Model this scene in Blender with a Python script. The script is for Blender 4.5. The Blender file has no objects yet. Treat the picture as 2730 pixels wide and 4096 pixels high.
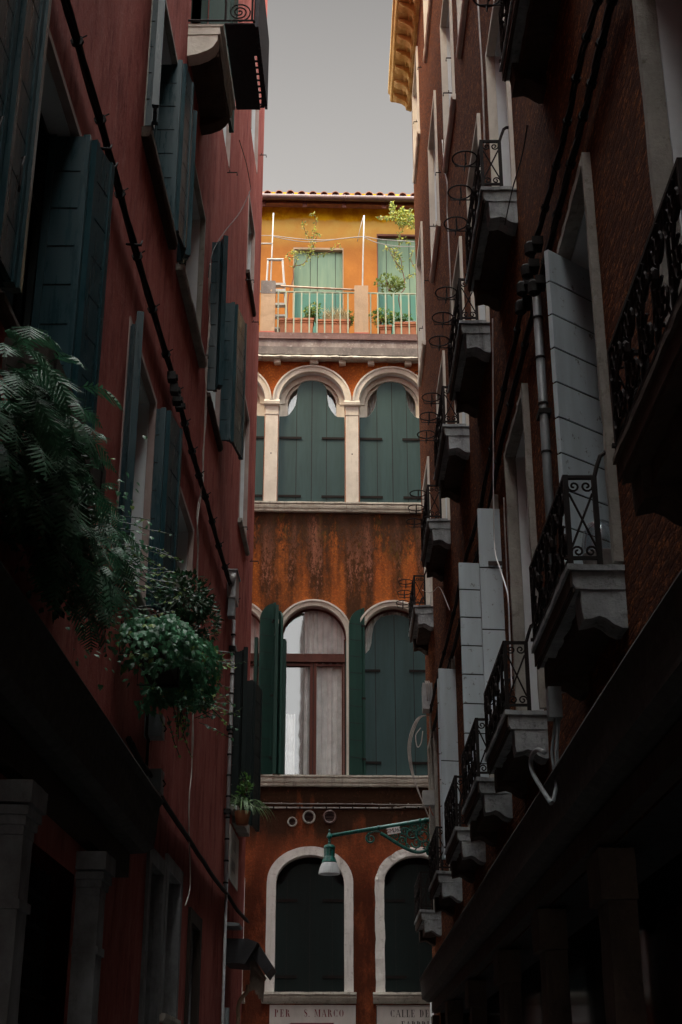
import bpy, bmesh, math, random
from mathutils import Vector, noise
random.seed(7)
R_ = random.uniform
PI = math.pi
scene = bpy.context.scene
COL = scene.collection
# ------------------------------------------------------------------ camera
FPX, CX, CY = 5689.0, 1365.0, 2048.0
PITCH = math.radians(23.07)
cp, sp = math.cos(PITCH), math.sin(PITCH)
EYE = 1.6
cam = bpy.data.cameras.new('camera')
cam.sensor_fit = 'VERTICAL'; cam.sensor_height = 36; cam.lens = 50
cam.clip_start = .1; cam.clip_end = 600
co = bpy.data.objects.new('camera', cam); COL.objects.link(co)
co.location = (0, 0, EYE); co.rotation_euler = (PI/2+PITCH, 0, 0)
scene.camera = co
# measuring helpers: a photograph position laid on a real wall plane
KL, KR, KF = .0246, -.0065, .031
XL0, XR0, YF = -2.032, 1.5824, 26.0
def ray(x, y):
    dx = (x-CX)/FPX; d = (CY-y)/FPX
    return dx, cp-d*sp, sp+d*cp
def onL(x, y, o=0):
    d = ray(x, y); t = (XL0+o)/(d[0]-KL*d[1]); return t*d[1], EYE+t*d[2]
def onR(x, y, o=0):
    d = ray(x, y); t = (XR0-o)/(d[0]-KR*d[1]); return t*d[1], EYE+t*d[2]
def onF(x, y, o=0):
    d = ray(x, y); t = (YF-o)/(d[1]-KF*d[0]); return t*d[0], EYE+t*d[2]
def zf(y, o=0, x=1365): return onF(x, y, o)[1]
def af(x, y, o=0): return onF(x, y, o)[0]
# wall frames: (a along the wall, o out of the wall, z up)
def L(a, o, z): return Vector((XL0+KL*a+o, a, z))
def Rr(a, o, z): return Vector((XR0+KR*a-o, a, z))
def F(a, o, z): return Vector((a, YF+KF*a-o, z))
def W(a, o, z): return Vector((a, o, z))
# ------------------------------------------------------------------ materials
MATS = {}
def new_mat(name):
    m = bpy.data.materials.new(name); m.use_nodes = True
    nt = m.node_tree; nt.nodes.clear()
    out = nt.nodes.new('ShaderNodeOutputMaterial'); b = nt.nodes.new('ShaderNodeBsdfPrincipled')
    nt.links.new(b.outputs[0], out.inputs[0]); MATS[name] = m
    return m, nt, b
class N:
    """small node writer"""
    def __init__(s, nt): s.nt = nt
    def n(s, t, **k):
        x = s.nt.nodes.new(t)
        for a, v in k.items(): setattr(x, a, v)
        return x
    def lk(s, a, b): s.nt.links.new(a, b)
    def pos(s, sx=1, sy=1, sz=1, yz=False):
        g = s.n('ShaderNodeNewGeometry'); src = g.outputs['Position']
        if yz:
            q = s.n('ShaderNodeSeparateXYZ'); c = s.n('ShaderNodeCombineXYZ')
            s.lk(src, q.inputs[0]); s.lk(q.outputs[1], c.inputs[0]); s.lk(q.outputs[2], c.inputs[1]); src = c.outputs[0]
        m = s.n('ShaderNodeMapping'); m.inputs['Scale'].default_value = (sx, sy, sz)
        s.lk(src, m.inputs[0]); return m.outputs[0]
    def noise(s, vec, scale, detail=5, rough=.6):
        t = s.n('ShaderNodeTexNoise'); t.inputs['Scale'].default_value = scale
        t.inputs['Detail'].default_value = detail; t.inputs['Roughness'].default_value = rough
        s.lk(vec, t.inputs['Vector']); return t.outputs['Fac']
    def ramp(s, f, p0, p1, c0=(0, 0, 0, 1), c1=(1, 1, 1, 1)):
        r = s.n('ShaderNodeValToRGB'); e = r.color_ramp.elements
        e[0].position = p0; e[1].position = p1; e[0].color = c0; e[1].color = c1
        s.lk(f, r.inputs[0]); return r.outputs[0]
    def mix(s, f, a, b, mode='MIX'):
        m = s.n('ShaderNodeMix', data_type='RGBA', blend_type=mode)
        for i, v in ((0, f), (6, a), (7, b)):
            if hasattr(v, 'is_output'): s.lk(v, m.inputs[i])
            elif i == 0: m.inputs[0].default_value = v
            else: m.inputs[i].default_value = (*v, 1) if len(v) == 3 else v
        return m.outputs[2]
    def math(s, op, a, b=0, clamp=False):
        m = s.n('ShaderNodeMath', operation=op, use_clamp=clamp)
        for i, v in ((0, a), (1, b)):
            if hasattr(v, 'is_output'): s.lk(v, m.inputs[i])
            else: m.inputs[i].default_value = v
        return m.outputs[0]
    def mrange(s, v, a, b, c=0, d=1):
        m = s.n('ShaderNodeMapRange'); s.lk(v, m.inputs[0])
        for i, q in enumerate((a, b, c, d)): m.inputs[i+1].default_value = q
        return m.outputs[0]
    def bump(s, h, strength, dist, bsdf):
        b = s.n('ShaderNodeBump'); b.inputs['Strength'].default_value = strength; b.inputs['Distance'].default_value = dist
        s.lk(h, b.inputs['Height']); s.lk(b.outputs[0], bsdf.inputs['Normal'])
def plain(name, c, c2=None, scale=6, rough=.7, stretch=1, bump=.3, dist=.01, metal=0, lo=.35, hi=.7, spec=.5):
    m, nt, b = new_mat(name); n = N(nt)
    c2 = c2 or tuple(v*.6 for v in c)
    f = n.noise(n.pos(1, 1, 1/stretch), scale)
    n.lk(n.mix(n.ramp(f, lo, hi), c2, c), b.inputs['Base Color'])
    g = n.noise(n.pos(1, 1, 1/stretch), scale*5)
    if bump: n.bump(g, bump, dist, b)
    n.lk(n.mrange(g, .3, .7, max(0, rough-.12), min(1, rough+.1)), b.inputs['Roughness'])
    b.inputs['Metallic'].default_value = metal; b.inputs['Specular IOR Level'].default_value = spec
    return m
def plaster_pink():
    m, nt, b = new_mat('pink_plaster'); n = N(nt)
    big = n.noise(n.pos(1, 1, .45), .9, 6)
    st = n.noise(n.pos(1, 1.3, .5), 3.4, 10, .82)
    fine = n.noise(n.pos(1, 1, .6), 26, 5, .7)
    c = n.mix(n.ramp(big, .35, .7), (.29, .072, .060), (.44, .130, .108))
    c = n.mix(n.ramp(st, .50, .68), c, (.46, .175, .150))
    c = n.mix(n.math('MULTIPLY', n.ramp(n.noise(n.pos(1, 1.2, .4), 2.3, 9, .8), .50, .62), .8), c, (.17, .036, .034))
    c = n.mix(n.math('MULTIPLY', n.ramp(fine, .56, .70), .4), c, (.50, .22, .19))
    c = n.mix(n.math('MULTIPLY', n.ramp(n.noise(n.pos(1, 1, .8), 6, 6, .8), .66, .72), .5), c, (.10, .03, .03))
    n.lk(c, b.inputs['Base Color']); b.inputs['Roughness'].default_value = .95; b.inputs['Specular IOR Level'].default_value = .08
    n.bump(n.math('ADD', n.noise(n.pos(1, 1, .6), 9, 9, .8), n.math('MULTIPLY', st, 1.5)), .9, .02, b)
plaster_pink()
def brick():
    m, nt, b = new_mat('old_brick'); n = N(nt)
    v = n.pos(1, 1, 1, yz=True)
    wob = n.noise(n.pos(), 4, 5, .7)
    va = n.n('ShaderNodeVectorMath', operation='ADD'); cx = n.n('ShaderNodeCombineXYZ')
    for k in (0, 1): n.lk(n.math('MULTIPLY', n.math('SUBTRACT', wob, .5), .10), cx.inputs[k])
    n.lk(v, va.inputs[0]); n.lk(cx.outputs[0], va.inputs[1])
    t = n.n('ShaderNodeTexBrick'); n.lk(va.outputs[0], t.inputs['Vector'])
    t.inputs['Scale'].default_value = 1; t.inputs['Brick Width'].default_value = .25; t.inputs['Row Height'].default_value = .072
    t.inputs['Mortar Size'].default_value = .012; t.inputs['Mortar Smooth'].default_value = 1; t.inputs['Bias'].default_value = -.1
    t.inputs['Color1'].default_value = (.50, .155, .044, 1); t.inputs['Color2'].default_value = (.25, .075, .026, 1); t.inputs['Mortar'].default_value = (.11, .052, .032, 1)
    fl = n.noise(n.pos(1, 2.6, 9), 1.7, 7, .72)
    fk = n.noise(n.pos(1, 4, 11), 3.6, 6, .75)
    big = n.noise(n.pos(1, 1, .5), .9, 6)
    c = n.mix(n.ramp(fl, .40, .60), (.16, .048, .020), n.mix(.45, t.outputs[0], (.56, .185, .052)))
    c = n.mix(n.math('MULTIPLY', n.ramp(big, .42, .66), .55), c, (.34, .105, .036))
    c = n.mix(n.math('MULTIPLY', n.ramp(fk, .56, .68), .65), c, (.60, .27, .12))
    c = n.mix(n.math('MULTIPLY', n.ramp(fk, .44, .34), .8), c, (.055, .020, .012))
    n.lk(c, b.inputs['Base Color']); b.inputs['Roughness'].default_value = .95; b.inputs['Specular IOR Level'].default_value = .08
    h = n.math('ADD', n.math('MULTIPLY', t.outputs['Fac'], -.6), n.math('ADD', n.math('MULTIPLY', fl, 2.0), n.math('MULTIPLY', fk, 1.6)))
    n.bump(h, 1.0, .03, b)
brick()
SILL2, SILL1 = zf(2045, .08), zf(3128, .08)
def plaster_orange():
    m, nt, b = new_mat('orange_plaster'); n = N(nt)
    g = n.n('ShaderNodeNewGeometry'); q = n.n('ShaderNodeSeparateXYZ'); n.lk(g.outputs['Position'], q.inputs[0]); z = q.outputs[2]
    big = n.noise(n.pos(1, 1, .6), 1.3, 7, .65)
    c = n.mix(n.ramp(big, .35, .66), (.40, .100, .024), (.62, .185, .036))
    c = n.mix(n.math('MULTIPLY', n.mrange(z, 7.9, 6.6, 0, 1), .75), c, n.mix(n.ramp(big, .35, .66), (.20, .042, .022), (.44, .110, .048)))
    fine = n.noise(n.pos(), 24, 6, .8)
    c = n.mix(n.math('MULTIPLY', n.ramp(fine, .56, .68), .6), c, (.66, .30, .14))
    c = n.mix(n.math('MULTIPLY', n.ramp(fine, .46, .36), .5), c, (.12, .038, .018))
    s1 = n.noise(n.pos(2.6, 1, .20), 1.3, 3, .5)
    s2 = n.noise(n.pos(9, 1, .75), 1.2, 8, .78)
    streak = n.math('ADD', n.math('MULTIPLY', s1, .68), n.math('MULTIPLY', n.noise(n.pos(4, 1, 1.6), 1.4, 9, .8), .32))
    patch = n.noise(n.pos(1.8, 1, .8), 2.2, 7, .75)
    crumb = n.noise(n.pos(7, 1, 3), 2.0, 8, .8)
    def below(top, length, k, col, lo, hi, src, w=.22):
        nonlocal c
        m1 = n.mrange(z, top-length, top, 0, 1)
        m2 = n.math('LESS_THAN', z, top)
        f = n.math('MULTIPLY', n.math('MULTIPLY', n.ramp(n.math('ADD', src, n.math('MULTIPLY', m1, w)), lo, hi), m2), k, True)
        f = n.math('MULTIPLY', f, n.ramp(m1, .0, .3))
        c = n.mix(f, c, col)
    below(SILL2, 3.1, .90, (.042, .024, .014), .49, .62, streak, .13)
    below(SILL2, 2.0, .85, (.56, .22, .14), .57, .68, n.math('ADD', n.math('MULTIPLY', s1, .4), n.math('MULTIPLY', crumb, .6)), .10)
    below(SILL2, 1.3, .9, (.035, .024, .016), .56, .68, crumb, .20)
    below(SILL2, 1.6, .45, (.13, .10, .02), .62, .74, patch, .1)
    below(SILL1, 1.3, .94, (.024, .018, .011), .40, .56, streak, .22)
    below(SILL1, 1.0, .6, (.36, .13, .09), .62, .72, crumb, .06)
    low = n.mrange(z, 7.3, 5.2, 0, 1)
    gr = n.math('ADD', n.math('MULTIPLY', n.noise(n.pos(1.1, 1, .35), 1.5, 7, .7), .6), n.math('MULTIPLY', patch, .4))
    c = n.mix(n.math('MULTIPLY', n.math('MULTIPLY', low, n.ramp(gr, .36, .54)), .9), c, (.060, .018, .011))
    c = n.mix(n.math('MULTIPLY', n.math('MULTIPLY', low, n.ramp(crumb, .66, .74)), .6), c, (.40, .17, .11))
    n.lk(c, b.inputs['Base Color']); b.inputs['Roughness'].default_value = .95; b.inputs['Specular IOR Level'].default_value = .08
    n.bump(n.math('ADD', n.noise(n.pos(), 12, 9, .8), n.math('ADD', n.math('MULTIPLY', patch, .8), crumb)), .8, .02, b)
plaster_orange()
def plaster_ochre():
    m, nt, b = new_mat('ochre_plaster'); n = N(nt)
    g = n.n('ShaderNodeNewGeometry'); q = n.n('ShaderNodeSeparateXYZ'); n.lk(g.outputs['Position'], q.inputs[0])
    w = n.noise(n.pos(1, 1, .4), 1.6, 5)
    z = n.math('ADD', q.outputs[2], n.math('MULTIPLY', n.math('SUBTRACT', w, .5), .5))
    f2 = n.noise(n.pos(1, 1, .7), 3.2, 6, .65)
    c = n.mix(n.mrange(z, zf(1000, -1.4), zf(915, -1.4)), (.34, .135, .036), (.47, .29, .075))
    c = n.mix(n.math('MULTIPLY', n.ramp(f2, .42, .66), .5), c, (.46, .19, .045))
    zz_ = zf(700+378*.4847, -1.4); top = n.mrange(z, zz_-.03, zz_+.03)
    c = n.mix(top, c, n.mix(n.ramp(f2, .4, .6), (.38, .17, .004), (.58, .33, .008)))
    n.lk(c, b.inputs['Base Color']); b.inputs['Roughness'].default_value = .95; b.inputs['Specular IOR Level'].default_value = .08
    n.bump(n.noise(n.pos(), 14, 7, .7), .5, .01, b)
plaster_ochre()
def wood_paint(name, c, dark=.6, rough=.45, wear=None):
    m, nt, b = new_mat(name); n = N(nt)
    f = n.noise(n.pos(7, 7, .7), 3, 6, .65)
    col = n.mix(n.ramp(f, .3, .7), tuple(v*dark for v in c), c)
    bd = n.noise(n.pos(1, 1, .12), 3.1, 3, .7)
    col = n.mix(n.math('MULTIPLY', n.ramp(bd, .42, .62), .35), col, tuple(min(1, v*1.5) for v in c))
    s = n.noise(n.pos(), 13, 5, .8)
    col = n.mix(n.math('MULTIPLY', n.ramp(s, .61 if wear else .66, .66 if wear else .74), .8), col, wear or tuple(v*.25 for v in c))
    n.lk(col, b.inputs['Base Color'])
    n.lk(n.mrange(f, .3, .7, rough-.08, rough+.15), b.inputs['Roughness']); b.inputs['Specular IOR Level'].default_value = .34 if name == 'teal_shutter' else .22
    n.bump(n.noise(n.pos(16, 16, 1.2), 4, 5, .7), .25, .004, b)
wood_paint('teal_shutter', (.013, .044, .054), .75, .28)
wood_paint('green_shutter', (.010, .040, .031), .8, .45)
wood_paint('slate_shutter', (.034, .070, .072), .82, .5)
wood_paint('dark_shutter', (.005, .012, .012), .8, .5)
wood_paint('grey_shutter', (.50, .58, .62), .86, .5, (.12, .11, .10))
wood_paint('brown_wood', (.13, .045, .032), .7, .5)
wood_paint('dark_timber', (.030, .021, .016), .6, .7)
def door_green():
    m, nt, b = new_mat('green_door'); n = N(nt)
    g = n.n('ShaderNodeNewGeometry'); q = n.n('ShaderNodeSeparateXYZ'); n.lk(g.outputs['Position'], q.inputs[0])
    f = n.noise(n.pos(6, 6, .7), 2.5, 6)
    zz = n.math('ADD', q.outputs[2], n.math('MULTIPLY', f, .12))
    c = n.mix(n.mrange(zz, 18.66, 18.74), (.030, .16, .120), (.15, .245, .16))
    c = n.mix(n.ramp(f, .3, .62), n.mix(.35, c, (.05, .12, .09)), c)
    n.lk(c, b.inputs['Base Color']); b.inputs['Roughness'].default_value = .6
door_green()
def stone(name, c, c2, spot, k=.5, dist=.02):
    m, nt, b = new_mat(name); n = N(nt)
    f = n.noise(n.pos(1, 1, .7), 2.6, 7, .7); s = n.noise(n.pos(), 11, 7, .8); v = n.noise(n.pos(6, 6, .6), 2.2, 6, .7)
    col = n.mix(n.ramp(f, .35, .65), c2, c)
    col = n.mix(n.math('MULTIPLY', n.ramp(s, .55, .68), k), col, spot)
    col = n.mix(n.math('MULTIPLY', n.ramp(v, .55, .72), k*.7), col, tuple(q*.55 for q in spot))
    n.lk(col, b.inputs['Base Color']); b.inputs['Roughness'].default_value = .85; b.inputs['Specular IOR Level'].default_value = .2
    n.bump(n.noise(n.pos(), 24, 8, .75), .6, dist, b)
stone('white_stone', (.70, .66, .58), (.56, .52, .45), (.30, .26, .20), .3, .008)
stone('street_stone', (.70, .69, .66), (.56, .55, .52), (.20, .18, .15), .55, .012)
stone('sill_stone', (.50, .48, .42), (.34, .32, .27), (.08, .08, .06), .8, .015)
stone('balcony_stone', (.42, .45, .46), (.16, .175, .18), (.05, .05, .045), .85, .03)
stone('frame_stone', (.38, .36, .32), (.22, .21, .19), (.12, .10, .08), .7, .02)
stone('column_stone', (.22, .23, .24), (.11, .11, .11), (.08, .08, .08), .5, .01)
stone('grey_stone', (.20, .18, .17), (.11, .10, .10), (.40, .36, .33), .6, .01)
stone('stained_stone', (.34, .31, .29), (.16, .12, .12), (.62, .60, .58), .7, .01)
stone('red_coping', (.20, .12, .11), (.14, .09, .085), (.40, .34, .32), .5, .01)
stone('cream_pier', (.42, .30, .20), (.34, .25, .17), (.30, .24, .18), .4, .01)
stone('sunlit_stone', (.66, .50, .22), (.44, .27, .07), (.16, .07, .02), .6, .02)  # golden sunlight on the cornice put into its stone colour
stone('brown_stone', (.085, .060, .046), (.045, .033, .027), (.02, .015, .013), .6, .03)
stone('paving', (.16, .16, .155), (.09, .09, .09), (.05, .05, .05), .6, .01)
plain('white_reveal', (.70, .74, .76), (.58, .62, .64), 2.5, .8, bump=.25)
plain('pink_reveal', (.42, .33, .30), (.30, .22, .20), 3, .85)
plain('iron', (.009, .009, .010), (.016, .010, .008), 9, .7, spec=.15, bump=.4, dist=.003)
plain('rusty_iron', (.05, .024, .014), (.018, .013, .012), 14, .6, bump=.4, dist=.003)
plain('lamp_green', (.010, .150, .120), (.006, .075, .062), 12, .32, bump=.2, dist=.003)
plain('rail_green', (.22, .38, .32), (.36, .34, .22), 9, .55)
plain('rust_pipe', (.34, .14, .05), (.50, .44, .36), 8, .6)
plain('white_paint', (.38, .38, .37), (.27, .27, .26), 6, .5)
plain('plate_white', (.85, .85, .84), (.75, .75, .74), 6, .5)
plain('grey_metal', (.20, .235, .25), (.15, .17, .18), 6, .45)
plain('pale_pipe', (.36, .37, .38), (.28, .29, .30), 8, .45)
plain('black_rubber', (.008, .008, .008), (.014, .013, .012), 18, .7, spec=.2, bump=.4, dist=.004)
plain('white_cord', (.50, .46, .42), (.34, .30, .27), 14, .6)
plain('gutter_copper', (.11, .058, .05), (.07, .04, .035), 5, .4, metal=.2)
plain('roof_tile', (.30, .12, .07), (.17, .075, .05), 7, .75)
plain('terracotta', (.46, .18, .085), (.36, .13, .06), 7, .75)
plain('red_paint', (.45, .10, .06), (.36, .08, .05), 9, .7)
plain('groove', (.008, .009, .009), None, 6, .8, bump=0)
plain('sign_white', (.66, .64, .61), (.50, .50, .47), 4, .8, stretch=3)
plain('sign_red', (.20, .012, .026), (.12, .01, .018), 30, .7, bump=0)
plain('sign_black', (.022, .020, .022), (.05, .045, .045), 30, .7, bump=0)
plain('room_dark', (.010, .010, .012), None, 3, .9, bump=0)
plain('curtain', (.90, .91, .90), (.66, .67, .66), 5, .9, bump=0)
plain('pebbled_soil', (.04, .028, .02), None, 9, .95)
plain('awning_cloth', (.018, .019, .024), None, 8, .7)
plain('valance_cloth', (.16, .125, .095), None, 6, .85)
plain('mesh_screen', (.035, .032, .040), (.02, .018, .024), 26, .8)
plain('shop_brown', (.014, .012, .008), (.008, .007, .005), 3, .8)
def leafmat(name, c, c2, rough=.42, trans=.25):
    m, nt, b = new_mat(name); n = N(nt)
    f = n.noise(n.pos(), 5, 3); g = n.noise(n.pos(), 31, 3)
    col = n.mix(n.ramp(n.math('ADD', n.math('MULTIPLY', f, .5), n.math('MULTIPLY', g, .5)), .4, .62), c2, c)
    n.lk(col, b.inputs['Base Color']); b.inputs['Roughness'].default_value = rough
    tr = n.n('ShaderNodeBsdfTranslucent'); n.lk(col, tr.inputs[0]); mx = n.n('ShaderNodeMixShader'); mx.inputs[0].default_value = trans
    n.lk(b.outputs[0], mx.inputs[1]); n.lk(tr.outputs[0], mx.inputs[2])
    n.lk(mx.outputs[0], nt.nodes['Material Output'].inputs[0])
leafmat('fern_leaf', (.062, .185, .10), (.020, .070, .034), .5)
leafmat('ivy_leaf', (.080, .26, .13), (.026, .11, .05), .42)
leafmat('ivy_tip', (.24, .34, .08), (.12, .22, .06))
leafmat('shrub_leaf', (.030, .062, .026), (.012, .030, .012), .4)
leafmat('yellow_leaf', (.60, .56, .10), (.26, .34, .06), .5, .4)
leafmat('olive_leaf', (.22, .28, .07), (.12, .19, .05), .5, .35)
leafmat('terrace_leaf', (.12, .24, .05), (.05, .14, .03), .5, .35)
leafmat('dry_grass', (.46, .36, .18), (.30, .24, .11), .6, .3)
leafmat('spider_leaf', (.28, .40, .22), (.08, .18, .06), .4, .3)
def glass(name, tint, refl, rough=.02):
    m = bpy.data.materials.new(name); m.use_nodes = True; nt = m.node_tree; nt.nodes.clear(); n = N(nt); MATS[name] = m
    out = n.n('ShaderNodeOutputMaterial'); t = n.n('ShaderNodeBsdfTransparent'); t.inputs[0].default_value = (*tint, 1)
    g = n.n('ShaderNodeBsdfGlossy'); g.inputs['Roughness'].default_value = rough; g.inputs['Color'].default_value = (.9, .95, 1, 1)
    mx = n.n('ShaderNodeMixShader'); mx.inputs[0].default_value = refl
    bp = n.n('ShaderNodeBump'); bp.inputs['Strength'].default_value = .035; bp.inputs['Distance'].default_value = .02
    n.lk(n.noise(n.pos(), 1.4, 2), bp.inputs['Height']); n.lk(bp.outputs[0], g.inputs['Normal'])
    n.lk(t.outputs[0], mx.inputs[1]); n.lk(g.outputs[0], mx.inputs[2]); n.lk(mx.outputs[0], out.inputs[0])
glass('window_glass', (.96, .97, .97), .10)
glass('dark_glass', (.25, .27, .28), .16, .08)
glass('clear_plastic', (.80, .84, .86), .22, .12)
m, nt, b = new_mat('lamp_glass'); b.inputs['Base Color'].default_value = (.62, .66, .68, 1); b.inputs['Roughness'].default_value = .22; b.inputs['Alpha'].default_value = .72
# ------------------------------------------------------------------ mesh builder
ORIG = {}
class MB:
    def __init__(s, fr=W): s.v = []; s.f = []; s.mi = []; s.fr = fr; s.m = 0; s.smooth = False
    def add(s, vs, fs, fr=None):
        fr = fr or s.fr; b = len(s.v); s.v += [fr(*p) if fr else Vector(p) for p in vs]
        s.f += [tuple(b+i for i in f) for f in fs]; s.mi += [s.m]*len(fs); return s
    def box(s, a0, a1, o0, o1, z0, z1):
        vs = [(a, o, z) for z in (z0, z1) for o in (o0, o1) for a in (a0, a1)]
        return s.add(vs, [(0, 1, 3, 2), (4, 6, 7, 5), (0, 4, 5, 1), (2, 3, 7, 6), (0, 2, 6, 4), (1, 5, 7, 3)])
    def quad(s, *p): return s.add(p, [tuple(range(len(p)))])
    def prism_az(s, poly, o0, o1):
        n = len(poly); vs = [(a, o0, z) for a, z in poly]+[(a, o1, z) for a, z in poly]
        return s.add(vs, [tuple(range(n)), tuple(range(2*n-1, n-1, -1))]+[(i, (i+1) % n, n+(i+1) % n, n+i) for i in range(n)])
    def prism_oz(s, poly, a0, a1):
        n = len(poly); vs = [(a0, o, z) for o, z in poly]+[(a1, o, z) for o, z in poly]
        return s.add(vs, [tuple(range(n)), tuple(range(2*n-1, n-1, -1))]+[(i, (i+1) % n, n+(i+1) % n, n+i) for i in range(n)])
    def strip(s, pa, pb, o0, o1):
        """band between two polylines in (a,z), thick from o0 to o1"""
        n = len(pa)
        for i in range(n-1):
            s.prism_az([pa[i], pa[i+1], pb[i+1], pb[i]], o0, o1)
        return s
    def tube(s, pts, r, seg=6, fr=None, closed=False):
        fr = fr or s.fr; P = [fr(*p) if fr else Vector(p) for p in pts]; n = len(P); rr = r if isinstance(r, (list, tuple)) else [r]*n
        b = len(s.v); up = None
        for i, p in enumerate(P):
            d = (P[(i+1) % n]-P[i-1]) if closed else (P[min(i+1, n-1)]-P[max(i-1, 0)])
            if d.length < 1e-9: d = Vector((0, 0, 1))
            d.normalize()
            if up is None: up = Vector((0, 0, 1)) if abs(d.z) < .9 else Vector((1, 0, 0))
            x = d.cross(up)
            if x.length < 1e-4: x = d.orthogonal()
            x.normalize(); y = x.cross(d); up = y
            for k in range(seg):
                t = 2*PI*k/seg; s.v.append(p+x*math.cos(t)*rr[i]+y*math.sin(t)*rr[i])
        m = n if closed else n-1
        for i in range(m):
            for k in range(seg):
                i2 = (i+1) % n
                s.f.append((b+i*seg+k, b+i*seg+(k+1) % seg, b+i2*seg+(k+1) % seg, b+i2*seg+k)); s.mi.append(s.m)
        if not closed:
            s.f.append(tuple(b+k for k in range(seg))[::-1]); s.f.append(tuple(b+(n-1)*seg+k for k in range(seg))); s.mi += [s.m]*2
        return s
    def lathe(s, c, prof, seg=20, arc=None):
        """prof: (r,z) list about a vertical axis through c (world)"""
        b = len(s.v)
        for r, z in prof:
            for k in range(seg):
                t = 2*PI*k/seg; s.v.append(Vector((c[0]+r*math.cos(t), c[1]+r*math.sin(t), c[2]+z)))
        for i in range(len(prof)-1):
            for k in range(seg):
                s.f.append((b+i*seg+k, b+i*seg+(k+1) % seg, b+(i+1)*seg+(k+1) % seg, b+(i+1)*seg+k)); s.mi.append(s.m)
        return s
    def build(s, name, mats, parent=None, origin=None, recalc=True, smooth=False, rough=0):
        if isinstance(mats, str): mats = [mats]
        if origin is None:
            origin = ORIG[parent.name] if parent else Vector(s.v[0])
        origin = Vector(origin)
        me = bpy.data.meshes.new(name); me.from_pydata([v-origin for v in s.v], [], s.f)
        for q in mats: me.materials.append(MATS[q])
        me.polygons.foreach_set('material_index', s.mi)
        if recalc or rough:
            bm = bmesh.new(); bm.from_mesh(me)
            if rough:
                bmesh.ops.triangulate(bm, faces=[f for f in bm.faces if len(f.verts) > 4])
                for _ in range(4):
                    es = [e for e in bm.edges if e.calc_length() > .07]
                    if not es: break
                    bmesh.ops.subdivide_edges(bm, edges=es, cuts=1, use_grid_fill=True)
                for v in bm.verts:
                    w = v.co+origin; q = noise.noise_vector(w*7)*rough+noise.noise_vector(w*19)*rough*.6
                    v.co += q
            bmesh.ops.recalc_face_normals(bm, faces=bm.faces); bm.to_mesh(me); bm.free()
        if smooth: me.polygons.foreach_set('use_smooth', [True]*len(me.polygons))
        me.update()
        o = bpy.data.objects.new(name, me); COL.objects.link(o); ORIG[o.name] = origin
        if parent: o.parent = parent; o.location = origin-ORIG[parent.name]
        else: o.location = origin
        return o
def tag(o, label, cat, group=None, kind=None):
    if label: o['label'] = label
    if cat: o['category'] = cat
    if group: o['group'] = group
    if kind: o['kind'] = kind
    return o
def thing(name, label, cat, loc, group=None):
    o = bpy.data.objects.new(name, None); o.empty_display_size = .1; COL.objects.link(o)
    o.location = loc; ORIG[o.name] = Vector(loc); return tag(o, label, cat, group)
def kids(o): return [c for c in bpy.data.objects if c.parent == o]
def copy_tree(o, parent=None, delta=(0, 0, 0), top=True):
    ch = kids(o); c = o.copy(); COL.objects.link(c)
    if parent is not None: c.parent = parent
    if top: c.location = Vector(o.location)+Vector(delta)
    for k in ch: copy_tree(k, c, top=False)
    return c
def arc(cx, cz, rx, rz, t0, t1, n):
    return [(cx+rx*math.cos(t0+(t1-t0)*i/n), cz+rz*math.sin(t0+(t1-t0)*i/n)) for i in range(n+1)]
def spiral(c, r0, r1, t0, turns, n, u, w):
    """points of a spiral in the plane spanned by vectors u,w"""
    out = []
    for i in range(n+1):
        f = i/n; r = r0+(r1-r0)*f; t = t0+turns*2*PI*f
        out.append(Vector(c)+Vector(u)*r*math.cos(t)+Vector(w)*r*math.sin(t))
    return out
def I(*p): return Vector(p[0]) if len(p) == 1 else Vector(p)
def vt(mb, pts, r, seg=6, closed=False):
    return mb.tube([tuple(p) for p in pts], r, seg, fr=lambda *p: Vector(p), closed=closed)
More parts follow.
